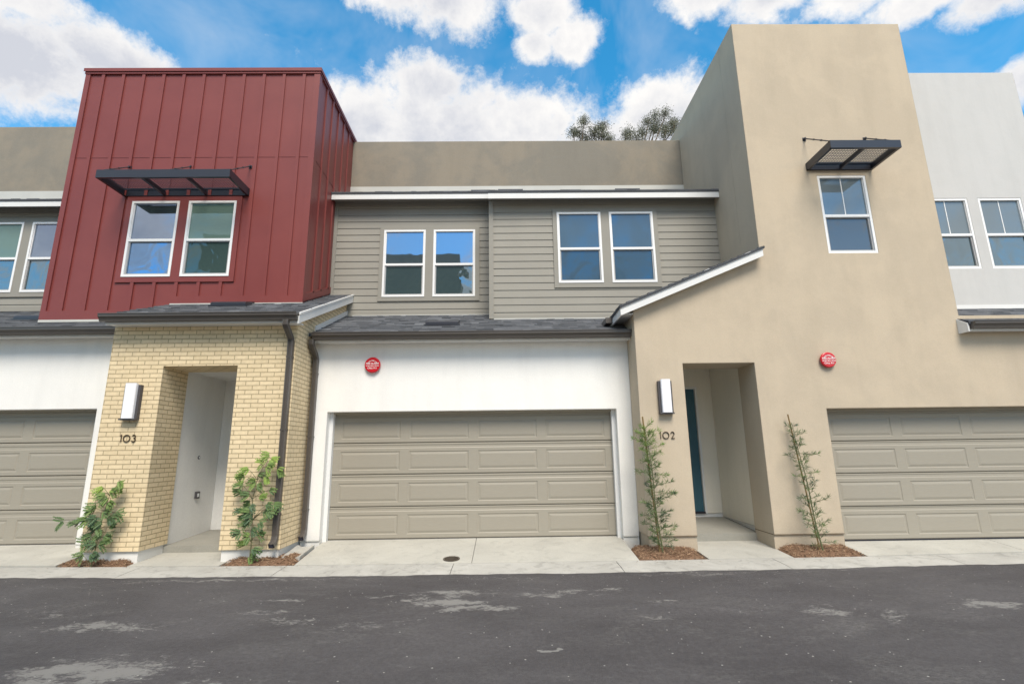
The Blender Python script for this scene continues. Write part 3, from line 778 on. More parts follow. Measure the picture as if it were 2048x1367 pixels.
# red board-and-batten box
RL, RR_, RT = -7.961, -3.208, 9.197
wz0, wz1 = 4.716, 6.249
rw = [(-6.592, -5.684, wz0, wz1), (-5.507, -4.595, wz0, wz1)]
slab('red_wall', 'red_board', rect(RL, RR_, 3.8, RT-0.03), [rect(*w) for w in rw], 'y', RD, RD+0.30, H3)
MB().box(RL, RR_, RD+0.3005, 2.95, 3.8, RT-0.03).each('red_wall', 'red_board', H3)
def red_trim():
    m = MB(); y0 = RD
    y = y0-0.022
    tx0, tx1, tz0, tz1 = -6.70, -4.50, 4.61, 6.36
    xs = [RL+0.36+0.409*k for k in range(11)]
    segs = []
    zseam = 7.203
    for x in xs:
        zb = 4.07 if x < -5.55 else 4.33
        if tx0-0.03 < x < tx1+0.03: sp = [(zb, tz0-.001), (tz1+.001, RT-0.10)]
        else: sp = [(zb, RT-0.10)]
        for a, b in sp: m.box(x-0.031, x+0.031, y-.004, y0+.001, a, b)
    m.each('batten', 'red_board', H3)
    s = MB()
    for k in range(1, 7):
        yy = RD+0.06+0.385*k
        if yy < 2.6: s.box(RR_-.001, RR_+0.026, yy-0.031, yy+0.031, zE(yy)+0.16, RT-0.10)
    s.each('batten', 'red_board', H3)
    c = MB()
    c.box(RL-0.0, RL+0.095, y-.004, y0+.001, 4.0, RT-0.10); c.box(RR_-0.095, RR_+0.024, y-.004, y0+.001, 4.33, RT-0.10)
    c.box(RR_-.001, RR_+0.024, y0+.001, y0+0.095, 4.33, RT-0.10)
    c.each('corner_board', 'red_board', H3)
    k = MB(); k.box(RL, -5.63, y-.008, y0+.001, 3.90, 4.07); k.box(-5.63, RR_+.024, y-.008, y0+.001, 4.19, 4.33)
    k.prism([(y0-.008, 4.22), (1.75, 4.22+1.512*.43), (1.75, 4.36+1.512*.43), (y0-.008, 4.36)], 'x', RR_-.001, RR_+.026)
    k.each('skirt_board', 'red_board', H3)
    h = MB(); h.box(RL-.012, RR_+.036, y-.016, y0+.3, RT-0.10, RT-0.02); h.box(RR_-.001, RR_+.036, y0+.3, 2.75, RT-0.10, RT-0.02); h.box(RL-.012, RL+.001, y0+.3, 2.9, RT-.10, RT-.02)
    h.each('frieze_board', 'red_board', H3)
    q = MB(); q.box(RL-.03, RR_+.055, y-.035, 2.80, RT-0.02, RT+0.018); q.box(RL-.03, RR_+.055, y-.035, y-.030, RT-.055, RT-.02); q.box(RR_+.050, RR_+.055, y-.030, 2.80, RT-.055, RT-.02)
    q.each('parapet_cap', 'red_board', H3)
    z = MB()
    for a, b in zip([RL+.096]+[x+.032 for x in xs], [x-.032 for x in xs]+[RR_-.096]): z.box(a, b, y0-.006, y0+.001, zseam, zseam+.012)
    z.box(RR_-.001, RR_+.006, y0+.1, 2.6, zseam, zseam+.012)
    z.build('seam_flashing', 'red_board', H3)
    # flashing at the foot
    f = MB(); f.box(RL, -5.62, y-.012, y0, 3.855, 3.90); f.box(-5.62, RR_+.03, y-.012, y0, 4.155, 4.19)
    f.each('flashing', 'flashing', H3)
    slab('window_trim', 'red_board', rect(tx0, tx1, tz0, tz1), [rect(*w) for w in rw], 'y', y0-.030, y0+.001, H3)
red_trim()
window(H3, *rw[0], RD-.024, lo='glass_sky_low'); window(H3, *rw[1], RD-.024, up='glass_green', lo='glass_green_low')
awning(H3, -6.790, -4.388, RD, -0.467, 6.359, 6.514, [-5.99, -5.19], [-6.77, -5.575, -4.42], 6.985)
# siding walls
swA = [(-2.084, -1.167, 4.724, 6.268), (-0.991, -0.073, 4.724, 6.268)]
swB = [(1.678, 2.599, 4.789, 6.350), (2.778, 3.700, 4.789, 6.350)]
siding(H3, -3.21, 0.276, 4.30, 6.94, S1, [(-2.14, -.02, 4.68, 6.31)])
MB().box(-3.21, 0.276, S1+0.075, S1+0.2, 4.2, 7.1).each('inner_wall', 'threshold', H3)
surround(H3, -2.172, 0.022, 4.632, 6.335, S1, swA)
MB().box(-3.21, -3.13, S1-.03, S1, 4.3, 6.94).box(-3.129, .27, S1-.028, S1, 6.86, 6.94).box(-2.69, .27, S1-.028, S1, 4.30, 4.40).each('corner_board', 'trim_grey', H3)
for w in swA: window(H3, *w, S1-.030)
siding(H3, 0.282, 5.049, 4.03, 6.62, S2, [(1.63, 3.75, 4.74, 6.40)])
MB().box(0.282, 5.049, S2+0.075, S2+0.2, 3.9, 6.7).box(.282, .36, S2+.001, S1+.1, 4.1, 6.9).each('inner_wall', 'siding', H3)
surround(H3, 1.590, 3.795, 4.690, 6.430, S2, swB)
MB().box(0.252, 0.345, S2-.034, S2+.004, 4.05, 6.62).box(.252, .281, S2+.004, S2+.09, 4.05, 6.62).box(.346, 5.049, S2-.028, S2, 6.54, 6.62).box(.346, 5.049, S2-.028, S2, 4.03, 4.12).each('corner_board', 'trim_grey', H3)
for w in swB: window(H3, *w, S2-.030, up='glass_slate', lo='glass_slate_low')
MB().box(-2.70, 0.25, S1-.034, S1-.028, 4.30, 4.325).box(.346, 2.9, S2-.036, S2-.028, 4.03, 4.055).each('flashing', 'flashing', H3)
# upper eaves and roof
MB().box(-3.20, 0.2435, 1.35, 1.378, 6.875, 7.035).each('fascia', 'trim_white', H3)
MB().box(-3.20, 0.2435, 1.379, S1-.001, 6.945, 6.96).each('soffit', 'trim_grey', H3)
MB().box(0.244, 5.047, 0.75, 0.778, 6.552, 6.718).each('fascia', 'trim_white', H3)
MB().box(0.244, 5.047, 0.779, S2-.001, 6.625, 6.64).each('soffit', 'trim_grey', H3)
shingles(H3, -3.207, 0.243, 1.340, 2.58, 7.030, 0.43)
shingles(H3, 0.2435, 5.048, 0.740, 2.58, 6.713, 0.44)
for x, y, b in ((-.15, 1.36, 7.06), (.45, .80, 6.76), (2.9, .80, 6.76)): MB().box(x, x+.52, y, y+.3, b-.02, b+.028).build('roof_vent', 'black_steel', H3)
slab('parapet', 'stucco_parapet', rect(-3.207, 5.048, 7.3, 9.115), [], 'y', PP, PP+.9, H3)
MB().box(-3.207, 5.048, PP-.012, PP-.001, 7.64, 7.865).each('flashing', 'flashing', H3)
MB().box(-3.15, 5.0, 1.9, PP, 4.2, 7.2).each('inner_wall', 'threshold', H3)

# ================================================================== TOWNHOUSE 102 (tan stucco tower)
H2 = thing('townhouse', (4.1, 0, 0), 'townhouse numbered 102 with tall tan stucco tower and recessed porch with teal door', 'townhouse')
XL, TX0, TX1, TT = 2.7545, 5.049, 8.346, 9.545
rk = lambda x: 3.814+0.41*(x-2.527)
wC = (6.273, 7.158, 4.774, 6.277)
slab('tan_wall', 'stucco_tan', [(XL, 0.13), (3.524, 0.13), (3.524, 2.843), (4.730, 2.843), (4.730, 0.13), (5.833, 0.13), (5.833, 2.068), (10.79, 2.068), (10.79, 0.13), (14, 0.13), (14, 3.62),
     (TX1, 3.62), (TX1, TT), (TX0, TT), (TX0, rk(TX0)-.05), (XL, rk(XL)-.05)], [rect(*wC)], 'y', T_, 0.09, H2)
MB().box(XL+.02, 3.524, T_+.02, .09, -.3, .128).box(4.730, 5.833, T_+.02, .09, -.3, .128).box(10.79, 14, T_+.02, .09, -.3, .128).each('plinth', 'stucco_tan', H2)
MB().box(XL, 3.526, T_-.004, T_+.03, .121, .131).box(4.728, 5.833, T_-.004, T_+.03, .121, .131).box(4.7285, 4.7335, T_+.03, .09, .121, .131).each('weep_screed', 'bark', H2)
MB().box(TX0, TX0+.3, 0.0905, 3.6, 3.9, TT).box(TX0+.3, TX1, 3.3, 3.6, 3.9, TT).box(TX1-.3, TX1, .0905, 3.3, 3.9, TT).box(TX0+.3, TX1-.3, .1, 3.3, 8.9, 9.0).each('tower_wall', 'stucco_tan', H2)
MB().box(XL, XL+.2, .0905, 1.0, 3.2, rk(XL)-.05).each('tan_wall', 'stucco_tan', H2)
# porch recess
MB().box(3.25, 3.45, .0905, 1.65, 0, 3.15).box(4.775, 4.95, .0905, 1.65, .16, 3.15).each('porch_wall', 'stucco_cream', H2)
slab('porch_wall', 'stucco_cream', [(3.4505, .22), (3.60, .22), (3.60, 2.69), (4.475, 2.69), (4.475, .22), (4.7745, .22), (4.7745, 3.15), (3.4505, 3.15)], [], 'y', 1.45, 1.65, H2)
MB().box(3.4505, 4.7745, .0905, 1.4495, 3.05, 3.15).build('porch_ceiling', 'stucco_cream', H2)
MB().prism([(0.05, -0.3), (1.449, -0.3), (1.449, 0.155), (0.05, 0.065)], 'x', 3.46, 4.95).build('porch_step', 'landing_concrete', H2)
MB().box(4.79, 4.94, .0905, 1.64, 0, .158).box(3.4505, 4.79, 1.465, 1.64, 0, .218).each('plinth', 'trim_white', H2)
MB().box(4.768, 4.775, .0905, 1.449, .155, .168).each('weep_screed', 'flashing', H2)
dr = MB().box(3.60, 4.43, 1.50, 1.545, .255, 2.645).build('front_door', 'door_teal', H2)
dm = MB()
for a, b in ((.45, 1.0), (1.12, 1.72), (1.84, 2.5)):
    for s0, s1 in ((3.70, 3.97), (4.06, 4.33)):
        dm.box(s0, s1, 1.4955, 1.501, a, a+.015); dm.box(s0, s1, 1.4955, 1.501, b-.015, b); dm.box(s0, s0+.015, 1.4955, 1.501, a+.015, b-.015); dm.box(s1-.015, s1, 1.4955, 1.501, a+.015, b-.015)
dm.build('door_moulding', 'door_teal', dr)
MB().tube([(3.68, 1.50, 1.15), (3.68, 1.44, 1.15), (3.80, 1.43, 1.15)], .011, 8).build('handle', 'bronze', dr)
MB().box(4.431, 4.474, 1.44, 1.56, .222, 2.69).box(3.60, 4.431, 1.44, 1.56, 2.646, 2.69).each('door_frame', 'trim_white', H2)
MB().box(3.60, 4.43, 1.42, 1.56, .222, .254).build('threshold', 'threshold', H2)
# garage on the right
MB().box(5.833, 10.79, -.36, -.27, 2.028, 2.067).box(5.834, 5.87, -.36, -.285, 0.0, 2.028).each('door_stop', 'garage_paint', H2)
garage_door(H2, 5.855, 10.77, -.02, 2.062, -.28)
# tower window
window(H2, *wC, T_+.02, muntin=True, up='glass_grey', lo='glass_grey_low')
awning(H2, 6.095, 7.300, T_, -1.25, 6.375, 6.515, [6.70], [6.14, 7.27], 7.012)
# shed roof beside the tower with raking fascia
def rake_front():
    m = MB(); x0, x1 = 2.527, 5.02
    m.prism([(x0, rk(x0)-.168), (x1, rk(x1)-.165), (x1, rk(x1)), (x0, rk(x0))], 'y', -.70, -.672)
    m.prism([(x0, rk(x0)-.05), (x1, rk(x1)-.05), (x1, rk(x1)+.002), (x0, rk(x0)+.002)], 'y', -.713, -.7005)
    return m.build('rake_board', 'trim_white', H2)
rake_front()
MB().prism([(2.54, rk(2.54)-.10), (5.02, rk(5.02)-.10), (5.02, rk(5.02)-.085), (2.54, rk(2.54)-.085)], 'y', -.6715, -.532).each('soffit', 'trim_white', H2)
MB().box(2.50, 2.5265, -.70, 0.35, rk(2.5)-.16, rk(2.5)-.012).box(2.527, 2.7535, -.53, .35, rk(2.5)-.10, rk(2.5)-.085).each('fascia', 'trim_white', H2)
shingles(H2, 2.485, 5.048, -.722, 1.02, rk(2.485)-.002, 0.41, along='x')
MB().box(2.38, 2.4995, -.05, .40, rk(2.5)-.13, rk(2.5)-.03).build('gutter', 'bronze', H2)
# white upper wall right of the tower
WR = 0.40
wD = [(9.000, 9.885, 4.812, 6.300), (10.105, 10.985, 4.812, 6.300)]
slab('white_wall', 'stucco_pale_grey', rect(TX1+.001, 11.483, 3.6, 9.22), [rect(*w) for w in wD], 'y', WR, WR+.3, H2)
MB().box(TX1+.001, 11.483, WR+.3005, 4.0, 6.7, 9.22).box(TX1+.001, 11.483, 1.2, 4.0, 3.6, 6.7).box(11.2, 11.483, WR+.3005, 1.2, 3.6, 6.7).each('white_wall', 'stucco_pale_grey', H2)
MB().box(11.484, 16, 1.0, 4.0, 3.6, 8.2).each('white_wall', 'stucco_pale_grey', H2)
for w in wD: window(H2, *w, WR+.02, muntin=True, up='glass_grey', lo='glass_lower')
zW = lambda y: 3.475+0.47*(y+.71)
shingles(H2, 8.3465, 14, -.53, WR, zW(-.53), .47)
shingles(H2, 8.30, 14, -.74, -.531, zW(-.74), .47)
MB().box(8.3465, 11.5, WR-.012, WR-.001, 3.98, 4.07).each('flashing', 'trim_white', H2)
MB().box(8.31, 14, -.70, -.678, 3.31, 3.44).box(8.31, 14, -.677, T_-.001, 3.33, 3.345).each('fascia', 'trim_white', H2)
MB().prism([(-.72, 3.30), (T_-.001, 3.30), (T_-.001, zW(T_)-.002), (-.72, zW(-.72)-.03)], 'x', 8.285, 8.31).build('rake_board', 'trim_white', H2)
gutter(H2, 8.335, 14, -.701, 3.46)

# ================================================================== LEFT NEIGHBOUR
H4 = thing('townhouse', (-10, 0, 0), 'cropped townhouse left of the red box with white garage front and grey siding above', 'townhouse')
slab('garage_wall', 'stucco_white', [(-16, .1), (-11.46, .1), (-11.46, 2.252), (-6.463, 2.252), (-6.463, .055), (-5.775, .055), (-5.775, 3.60), (-16, 3.60)], [], 'y', 0.0, .30, H4)
MB().box(-6.463, -5.775, .014, .30, -.25, .053).each('plinth', 'plinth_white', H4)
MB().box(-11.46, -6.464, .13, .222, 2.222, 2.251).each('door_stop', 'garage_paint', H4)
MB().box(-6.50, -6.464, .13, .222, 0, 2.221).each('door_stop', 'trim_white', H4)
garage_door(H4, -11.42, -6.49, .022, 2.25, .225)
zL = lambda y: 3.625+.44*(y+.27)
shingles(H4, -16, -5.80, -.27, RD-.001, zL(-.27), .44)
shingles(H4, -16, RL-.001, RD-.0005, 1.66, zL(RD), .44)
MB().box(-16, -5.775, -.245, -.2205, 3.47, 3.585).each('fascia', 'plinth_white', H4)
MB().box(-16, -5.775, -.220, -.001, 3.49, 3.505).each('soffit', 'trim_white', H4)
gutter(H4, -16, -5.778, -.246, 3.62)
roof_vent(H4, -8.75, 0.55, zL(.55)+.012, .44)
swL = [(-12.1, -11.18, 4.903, 6.515), (-10.925, -10.000, 4.903, 6.515), (-9.813, -8.890, 4.903, 6.515)]
siding(H4, -16, RL-.001, 4.48, 6.86, S1, [(-10.95, -8.86, 4.86, 6.56), (-12.12, -11.16, 4.86, 6.56)])
MB().box(-16, RL-.002, S1+.075, S1+.2, 4.2, 7.1).each('inner_wall', 'threshold', H4)
surround(H4, -11.01, -8.80, 4.80, 6.60, S1, swL[1:])
for w in swL[1:]: window(H4, *w, S1-.030, up='glass_green' if w[0] < -10 else 'glass_upper')
MB().box(-16, RL-.001, S1-.028, S1, 6.76, 6.86).box(-16, RL-.001, S1-.028, S1, 4.48, 4.58).each('corner_board', 'trim_grey', H4)
MB().box(-16, RL-.001, 1.35, 1.378, 6.755, 6.915).each('fascia', 'trim_white', H4)
MB().box(-16, RL-.001, 1.379, S1-.001, 6.865, 6.88).each('soffit', 'trim_grey', H4)
shingles(H4, -16, RL-.001, 1.340, 2.58, 6.910, .43)
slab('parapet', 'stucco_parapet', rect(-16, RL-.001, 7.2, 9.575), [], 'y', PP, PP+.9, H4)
MB().box(-16, RL-.002, PP-.012, PP-.001, 7.50, 7.80).each('flashing', 'flashing', H4)
MB().box(-16, RL-.01, 1.9, PP, 4.4, 7.1).each('inner_wall', 'threshold', H4)

# ================================================================== FIXTURES
def wall_lamp(x, yw, z0, z1, w, label):
    t = thing('wall_lamp', (x, yw, (z0+z1)/2), label, 'wall lamp', 'tall wall lamps beside the porches')
    MB().box(x-w/2, x+w/2, yw-.062, yw-.001, z0, z1).box(x-w/2, x+w/2, yw-.105, yw-.062, z0, z0+.022).each('housing', 'lamp_body', t)
    l = MB(); h = w*.34
    l.prism([(x-h, yw-.063), (x-h, yw-.108), (x-h+.012, yw-.120), (x+h-.012, yw-.120), (x+h, yw-.108), (x+h, yw-.063)], 'z', z0+.024, z1+.022)
    l.build('diffuser', 'lamp_lens', t)
wall_lamp(-5.30, B_, 1.995, 2.545, .25, 'tall dark wall lamp with white diffuser on the buff brick above number 103')
wall_lamp(3.18, T_, 2.005, 2.545, .225, 'tall dark wall lamp with white diffuser on tan stucco above number 102')

def stroke(m, pts, w, y0, y1, closed=False):
    n = len(pts)
    for k in range(n if closed else n-1):
        a = Vector(pts[k]); b = Vector(pts[(k+1) % n]); d = (b-a).normalized(); nn = Vector((-d.y, d.x))*w/2
        a2 = a-d*w*.25; b2 = b+d*w*.25
        m.prism([tuple(a2+nn), tuple(a2-nn), tuple(b2-nn), tuple(b2+nn)], 'y', y0, y1+random.uniform(0, .0006))
def arc(cx, cz, rx, rz, a0, a1, n=14): return [(cx+rx*math.cos(R_(a0+(a1-a0)*k/n)), cz+rz*math.sin(R_(a0+(a1-a0)*k/n))) for k in range(n+1)]
def number(x, yw, z, h, digits, label):
    t = thing('house_number', (x, yw, z), label, 'house number', 'metal house numbers')
    cx = x
    for d in digits:
        m = MB(); w = h*.105; y0, y1 = yw-.016, yw-.006
        if d == '1':
            stroke(m, [(cx+.006, z+h*.86), (cx+.022, z+h), (cx+.022, z)], w, y0, y1); adv = .036
        elif d == '0':
            stroke(m, arc(cx+h*.50, z+h/2, h*.46, h*.48, 0, 360, 24)[:-1], w, y0, y1, True); adv = h*1.08
        elif d == '3':
            stroke(m, arc(cx+h*.27, z+h*.74, h*.22, h*.24, 150, -80, 12) + arc(cx+h*.27, z+h*.27, h*.26, h*.26, 80, -155, 14), w, y0, y1); adv = .07
        elif d == '2':
            stroke(m, arc(cx+h*.28, z+h*.70, h*.24, h*.28, 165, -25, 12) + [(cx+.01, z+w*.4), (cx+h*.56, z+w*.4)], w, y0, y1); adv = .07
        m.box(cx+.02, cx+.024, yw-.006, yw, z+h*.45, z+h*.49)
        m.build('digit', 'ink_dark', t)
        cx += adv+.016
number(-5.425, B_, 1.664, .108, '103', 'dark metal number 103 on the buff brick below a wall lamp')
number(3.045, T_, 1.615, .108, '102', 'dark metal number 102 on tan stucco right of a staked shrub')

def text_mesh(txt, size):
    cu = bpy.data.curves.new('lettering', 'FONT'); cu.body = txt; cu.size = size; cu.align_x = 'CENTER'; cu.align_y = 'CENTER'; cu.extrude = .0006; cu.offset = size*.02
    o = bpy.data.objects.new('lettering', cu); C.objects.link(o)
    dg = bpy.context.evaluated_depsgraph_get(); dg.update()
    me = bpy.data.meshes.new_from_object(o.evaluated_get(dg)); bpy.data.objects.remove(o); return me
def alarm(x, yw, z, r, label):
    t = thing('fire_alarm', (x, yw, z), label, 'fire alarm', 'red fire alarm sounders')
    m = MB(); n = 40
    prof = [(r*.80, 0), (r*.80, -.03), (r, -.032), (r, -.050), (r*.97, -.060), (r*.90, -.066), (0.0, -.068)]
    for (ra, ya), (rb, yb) in zip(prof[:-1], prof[1:]):
        for k in range(n):
            a0, a1 = 2*math.pi*k/n, 2*math.pi*(k+1)/n
            q = [(x+ra*math.cos(a0), yw+ya, z+ra*math.sin(a0)), (x+ra*math.cos(a1), yw+ya, z+ra*math.sin(a1)), (x+rb*math.cos(a1), yw+yb, z+rb*math.sin(a1)), (x+rb*math.cos(a0), yw+yb, z+rb*math.sin(a0))]
            m.poly(q[:3] if rb == 0 else q)
    m.build('sounder', 'alarm_red', t)
    parts = [('FIRE ALARM', 0, .022, .042), ('WHEN BELL RINGS', 0, -.018, .027), ('CALL 911', 0, -.058, .040)]
    yy = -.0695
    for s, dx, dz, size in parts:
        me = text_mesh(s, size); me.materials.append(MATS['ink_white'])
        me.transform(Matrix.Translation((dx, yy, dz)) @ Matrix.Rotation(R_(90), 4, 'X')); o = bpy.data.objects.new('lettering', me); C.objects.link(o); o.parent = t
    word = 'SPRINKLER'
    bmx = bmesh.new()
    for k, ch in enumerate(word):
        a = R_(90+52-13*k); me = text_mesh(ch, .030)
        me.transform(Matrix.Translation((math.cos(a)*.085, yy, math.sin(a)*.085-.012)) @ Matrix.Rotation(R_(90), 4, 'X') @ Matrix.Rotation(a-R_(90), 4, 'Z'))
        bmx.from_mesh(me)
    me = bpy.data.meshes.new('lettering'); bmx.to_mesh(me); me.materials.append(MATS['ink_white']); o = bpy.data.objects.new('lettering', me); C.objects.link(o); o.parent = t
alarm(-1.76, 0.0, 2.955, .138, 'round red fire alarm with white lettering on the white wall above the middle garage')
alarm(5.95, T_, 2.868, .130, 'round red fire alarm with white lettering on tan stucco up left of right-hand garage')

# things on the left porch wall
t = thing('electrical_outlet', (-4.94, .58, .76), 'small dark outlet box low on the white wall inside porch 103', 'outlet')
MB().box(-4.94, -4.905, .53, .63, .70, .82).build('cover', 'lamp_body', t); MB().box(-4.905, -4.901, .555, .605, .73, .79).build('faceplate', 'vinyl_white', t)
t = thing('doorbell', (-4.94, .52, 1.41), 'tiny round dark doorbell opening on the white wall inside porch 103', 'doorbell')
MB().tube([(-4.94, .525, 1.41), (-4.93, .525, 1.41)], .030, 16).build('ring', 'lamp_body', t); MB().tube([(-4.931, .525, 1.41), (-4.925, .525, 1.41)], .017, 12).build('button', 'vinyl_white', t)

# cleanout lid in the driveway, splash block
def lid():
    t = thing('drain_cover', (-.257, -.826, gz(-.826)), 'small round rusty iron drain cover set in the middle driveway', 'drain cover')
    m = MB(); n = 32; cx, cy = -.257, -.826
    def P(r, a, h): x = cx+r*math.cos(a); y = cy+r*math.sin(a); return (x, y, gz(y)+h)
    for k in range(n):
        a, b = 2*math.pi*k/n, 2*math.pi*(k+1)/n
        m.poly([P(.125, a, .0045), P(.125, b, .0045), P(.112, b, .007), P(.112, a, .007)])
    m.build('rim', 'iron', t)
    m = MB()
    for k in range(n):
        a, b = 2*math.pi*k/n, 2*math.pi*(k+1)/n
        m.poly([P(.108, a, .006), P(.108, b, .006), P(0, 0, .007)]); 
    for q in range(-4, 5):
        L = math.sqrt(max(0, .1**2-(q*.022)**2)); y = cy+q*.022
        m.box(cx-L, cx+L, y-.004, y+.004, gz(y)+.006, gz(y)+.011)
    m.build('lid', 'iron', t)
lid()
def splash():
    m = MB(); x0, x1, y0, y1 = -2.80, -2.525, -.74, -.16
    for k in range(8):
        a, b = y0+(y1-y0)*k/8, y0+(y1-y0)*(k+1)/8
        za, zb = gz(a)+.004, gz(b)+.004
        prof = lambda z: [(x0, z+.035), (x0+.03, z+.035), (x0+.06, z+.012), (x1-.06, z+.012), (x1-.03, z+.035), (x1, z+.035)]
        A, B = prof(za), prof(zb)
        for q in range(5): m.poly([(A[q][0], a, A[q][1]), (A[q+1][0], a, A[q+1][1]), (B[q+1][0], b, B[q+1][1]), (B[q][0], b, B[q][1])])
        for q in (0, 5): m.poly([(A[q][0], a, A[q][1]), (B[q][0], b, B[q][1]), (B[q][0], b, -.2), (A[q][0], a, -.2)])
    m.poly([(x0, y0, gz(y0)-.06)]+[(p[0], y0, p[1]) for p in [(x0, gz(y0)+.039), (x0+.03, gz(y0)+.039), (x0+.06, gz(y0)+.016), (x1-.06, gz(y0)+.016), (x1-.03, gz(y0)+.039), (x1, gz(y0)+.039)]]+[(x1, y0, gz(y0)-.06)])
    return tag(m.build('splash_block', 'kerb_concrete', recalc=True), 'pale concrete splash block under the downspout beside white garage wall', 'splash block')
splash()

# ================================================================== PLANTS
def leaf(m, base, d, n, L, w, tone, fold=.25):
    """one pointed leaflet: two folded quads"""
    s = d.cross(n).normalized(); tip = base+d*L; mid = base+d*L*.5
    l = mid+s*w/2+n*w*fold; r = mid-s*w/2+n*w*fold
    m.poly([base, l, tip], tone); m.poly([base, tip, r], tone)
def vine(base, stem, nodes, label, seed, yw, S=1.0):
    rnd = random.Random(seed); t = thing('climbing_shrub', base, label, 'plant')
    m = MB(); m.tube(stem, [.008-.005*k/(len(stem)-1) for k in range(len(stem))], 6)
    fm = MB()
    zs = [n[1] for n in nodes]; zmin, zmax = min(zs), max(zs)
    for x, z in nodes:
        # nearest stem point
        sp = min((Vector(p) for p in stem), key=lambda p: (p.x-x)**2+((p.z-z+.05)*.8)**2)
        P = Vector((x, yw-rnd.uniform(.03, .16), z))
        mid = (sp+P)/2+Vector((0, -.02, .03)); m.tube([sp, mid, P], [.004, .003, .002], 5)
        h = (z-zmin)/(zmax-zmin); young = max(0, (h-.55))*1.6 + rnd.gauss(.0, .14) + (.45 if rnd.random() < .10 else 0)
        # bipinnate leaf: fan of pinnae, each with paired leaflets
        side = Vector((1 if x > sp.x else -1, 0, 0)) if abs(x-sp.x) > .02 else Vector((rnd.choice((-1, 1)), 0, 0))
        for r in range(rnd.randint(3, 6)):
            ang = rnd.uniform(-1.2, .7); d = (side*math.cos(ang)+Vector((0, rnd.uniform(-.6, .1), math.sin(ang)-.15))).normalized()
            Lr = rnd.uniform(.075, .14)*S; nrm = Vector((rnd.gauss(0, .3), -1, rnd.uniform(.2, 1.1))).normalized()
            s = d.cross(nrm).normalized(); nrm = s.cross(d).normalized()
            np_ = 6; B0 = P-side*.03
            m.tube([B0, B0+d*Lr], .0012, 4)
            tn = min(1, max(0, .16+young*.8+rnd.gauss(0, .09)))
            for q in range(np_):
                u = (q+.8)/np_; b = B0+d*Lr*u+Vector((0, 0, -.02*u*u))
                LL = .046*S*(1-.45*abs(u-.55))
                for sg in (-1, 1):
                    dd = (s*sg*1.0+d*.55).normalized(); leaf(fm, b, dd, nrm, LL, LL*.56, min(1, max(0, tn+rnd.gauss(0, .06))))
            leaf(fm, B0+d*Lr*.98, d, nrm, .042*S, .02*S, tn)
    m.build('stem', 'stem_green', t); fm.build('foliage', 'vine_leaf', t, recalc=False)
P1 = [(-5.22,1.09),(-5.25,1.03),(-5.54,1.0),(-5.33,.96),(-5.44,.9),(-5.40,.85),(-5.35,.79),(-5.57,.74),(-5.58,.68),(-5.37,.66),(-5.21,.61),(-5.28,.57),(-5.61,.56),(-5.5,.58),(-5.43,.51),(-5.80,.53),(-6.0,.52),(-5.53,.44),(-5.42,.42),(-5.3,.43),(-5.57,.33),(-5.45,.35),(-5.33,.32),(-5.37,.2),(-5.46,.22),(-5.6,.23),(-5.6,.08),(-5.44,.08)]
vine((-5.48, -.88, -.1), [(-5.48, -.88, -.11), (-5.46, -.87, .15), (-5.45, -.86, .4), (-5.42, -.86, .65), (-5.38, -.86, .88), (-5.26, -.88, 1.06)], P1,
     'leafy green climber with one branch reaching left, on brick below number 103', 11, -.80, 1.05)
P2 = [(-3.06,1.44),(-3.14,1.32),(-2.98,1.38),(-3.34,1.25),(-3.39,1.14),(-3.18,1.15),(-3.0,1.28),(-2.86,1.24),(-3.02,1.13),(-3.39,1.02),(-3.26,1.05),(-3.16,.97),(-2.98,.93),(-3.44,.9),(-3.29,.87),(-3.09,.83),(-3.31,.74),(-3.21,.71),(-2.98,.73),(-2.87,.73),(-3.03,.63),(-2.94,.63),(-3.36,.55),(-3.21,.56),(-3.05,.48),(-3.17,.4),(-3.35,.34),(-3.09,.32),(-3.29,.17),(-3.1,.12),(-3.17,.0),(-3.38,.62),(-3.28,.48),(-3.24,.28),(-3.26,.62),(-3.12,1.04)]
vine((-3.19, -.90, -.1), [(-3.19, -.90, -.11), (-3.19, -.89, .2), (-3.21, -.88, .5), (-3.24, -.87, .8), (-3.2, -.87, 1.08), (-3.08, -.89, 1.36)], P2,
     'tall leafy green climber against the brick pier right of the porch, beside dark downspout', 12, -.80, 1.0)
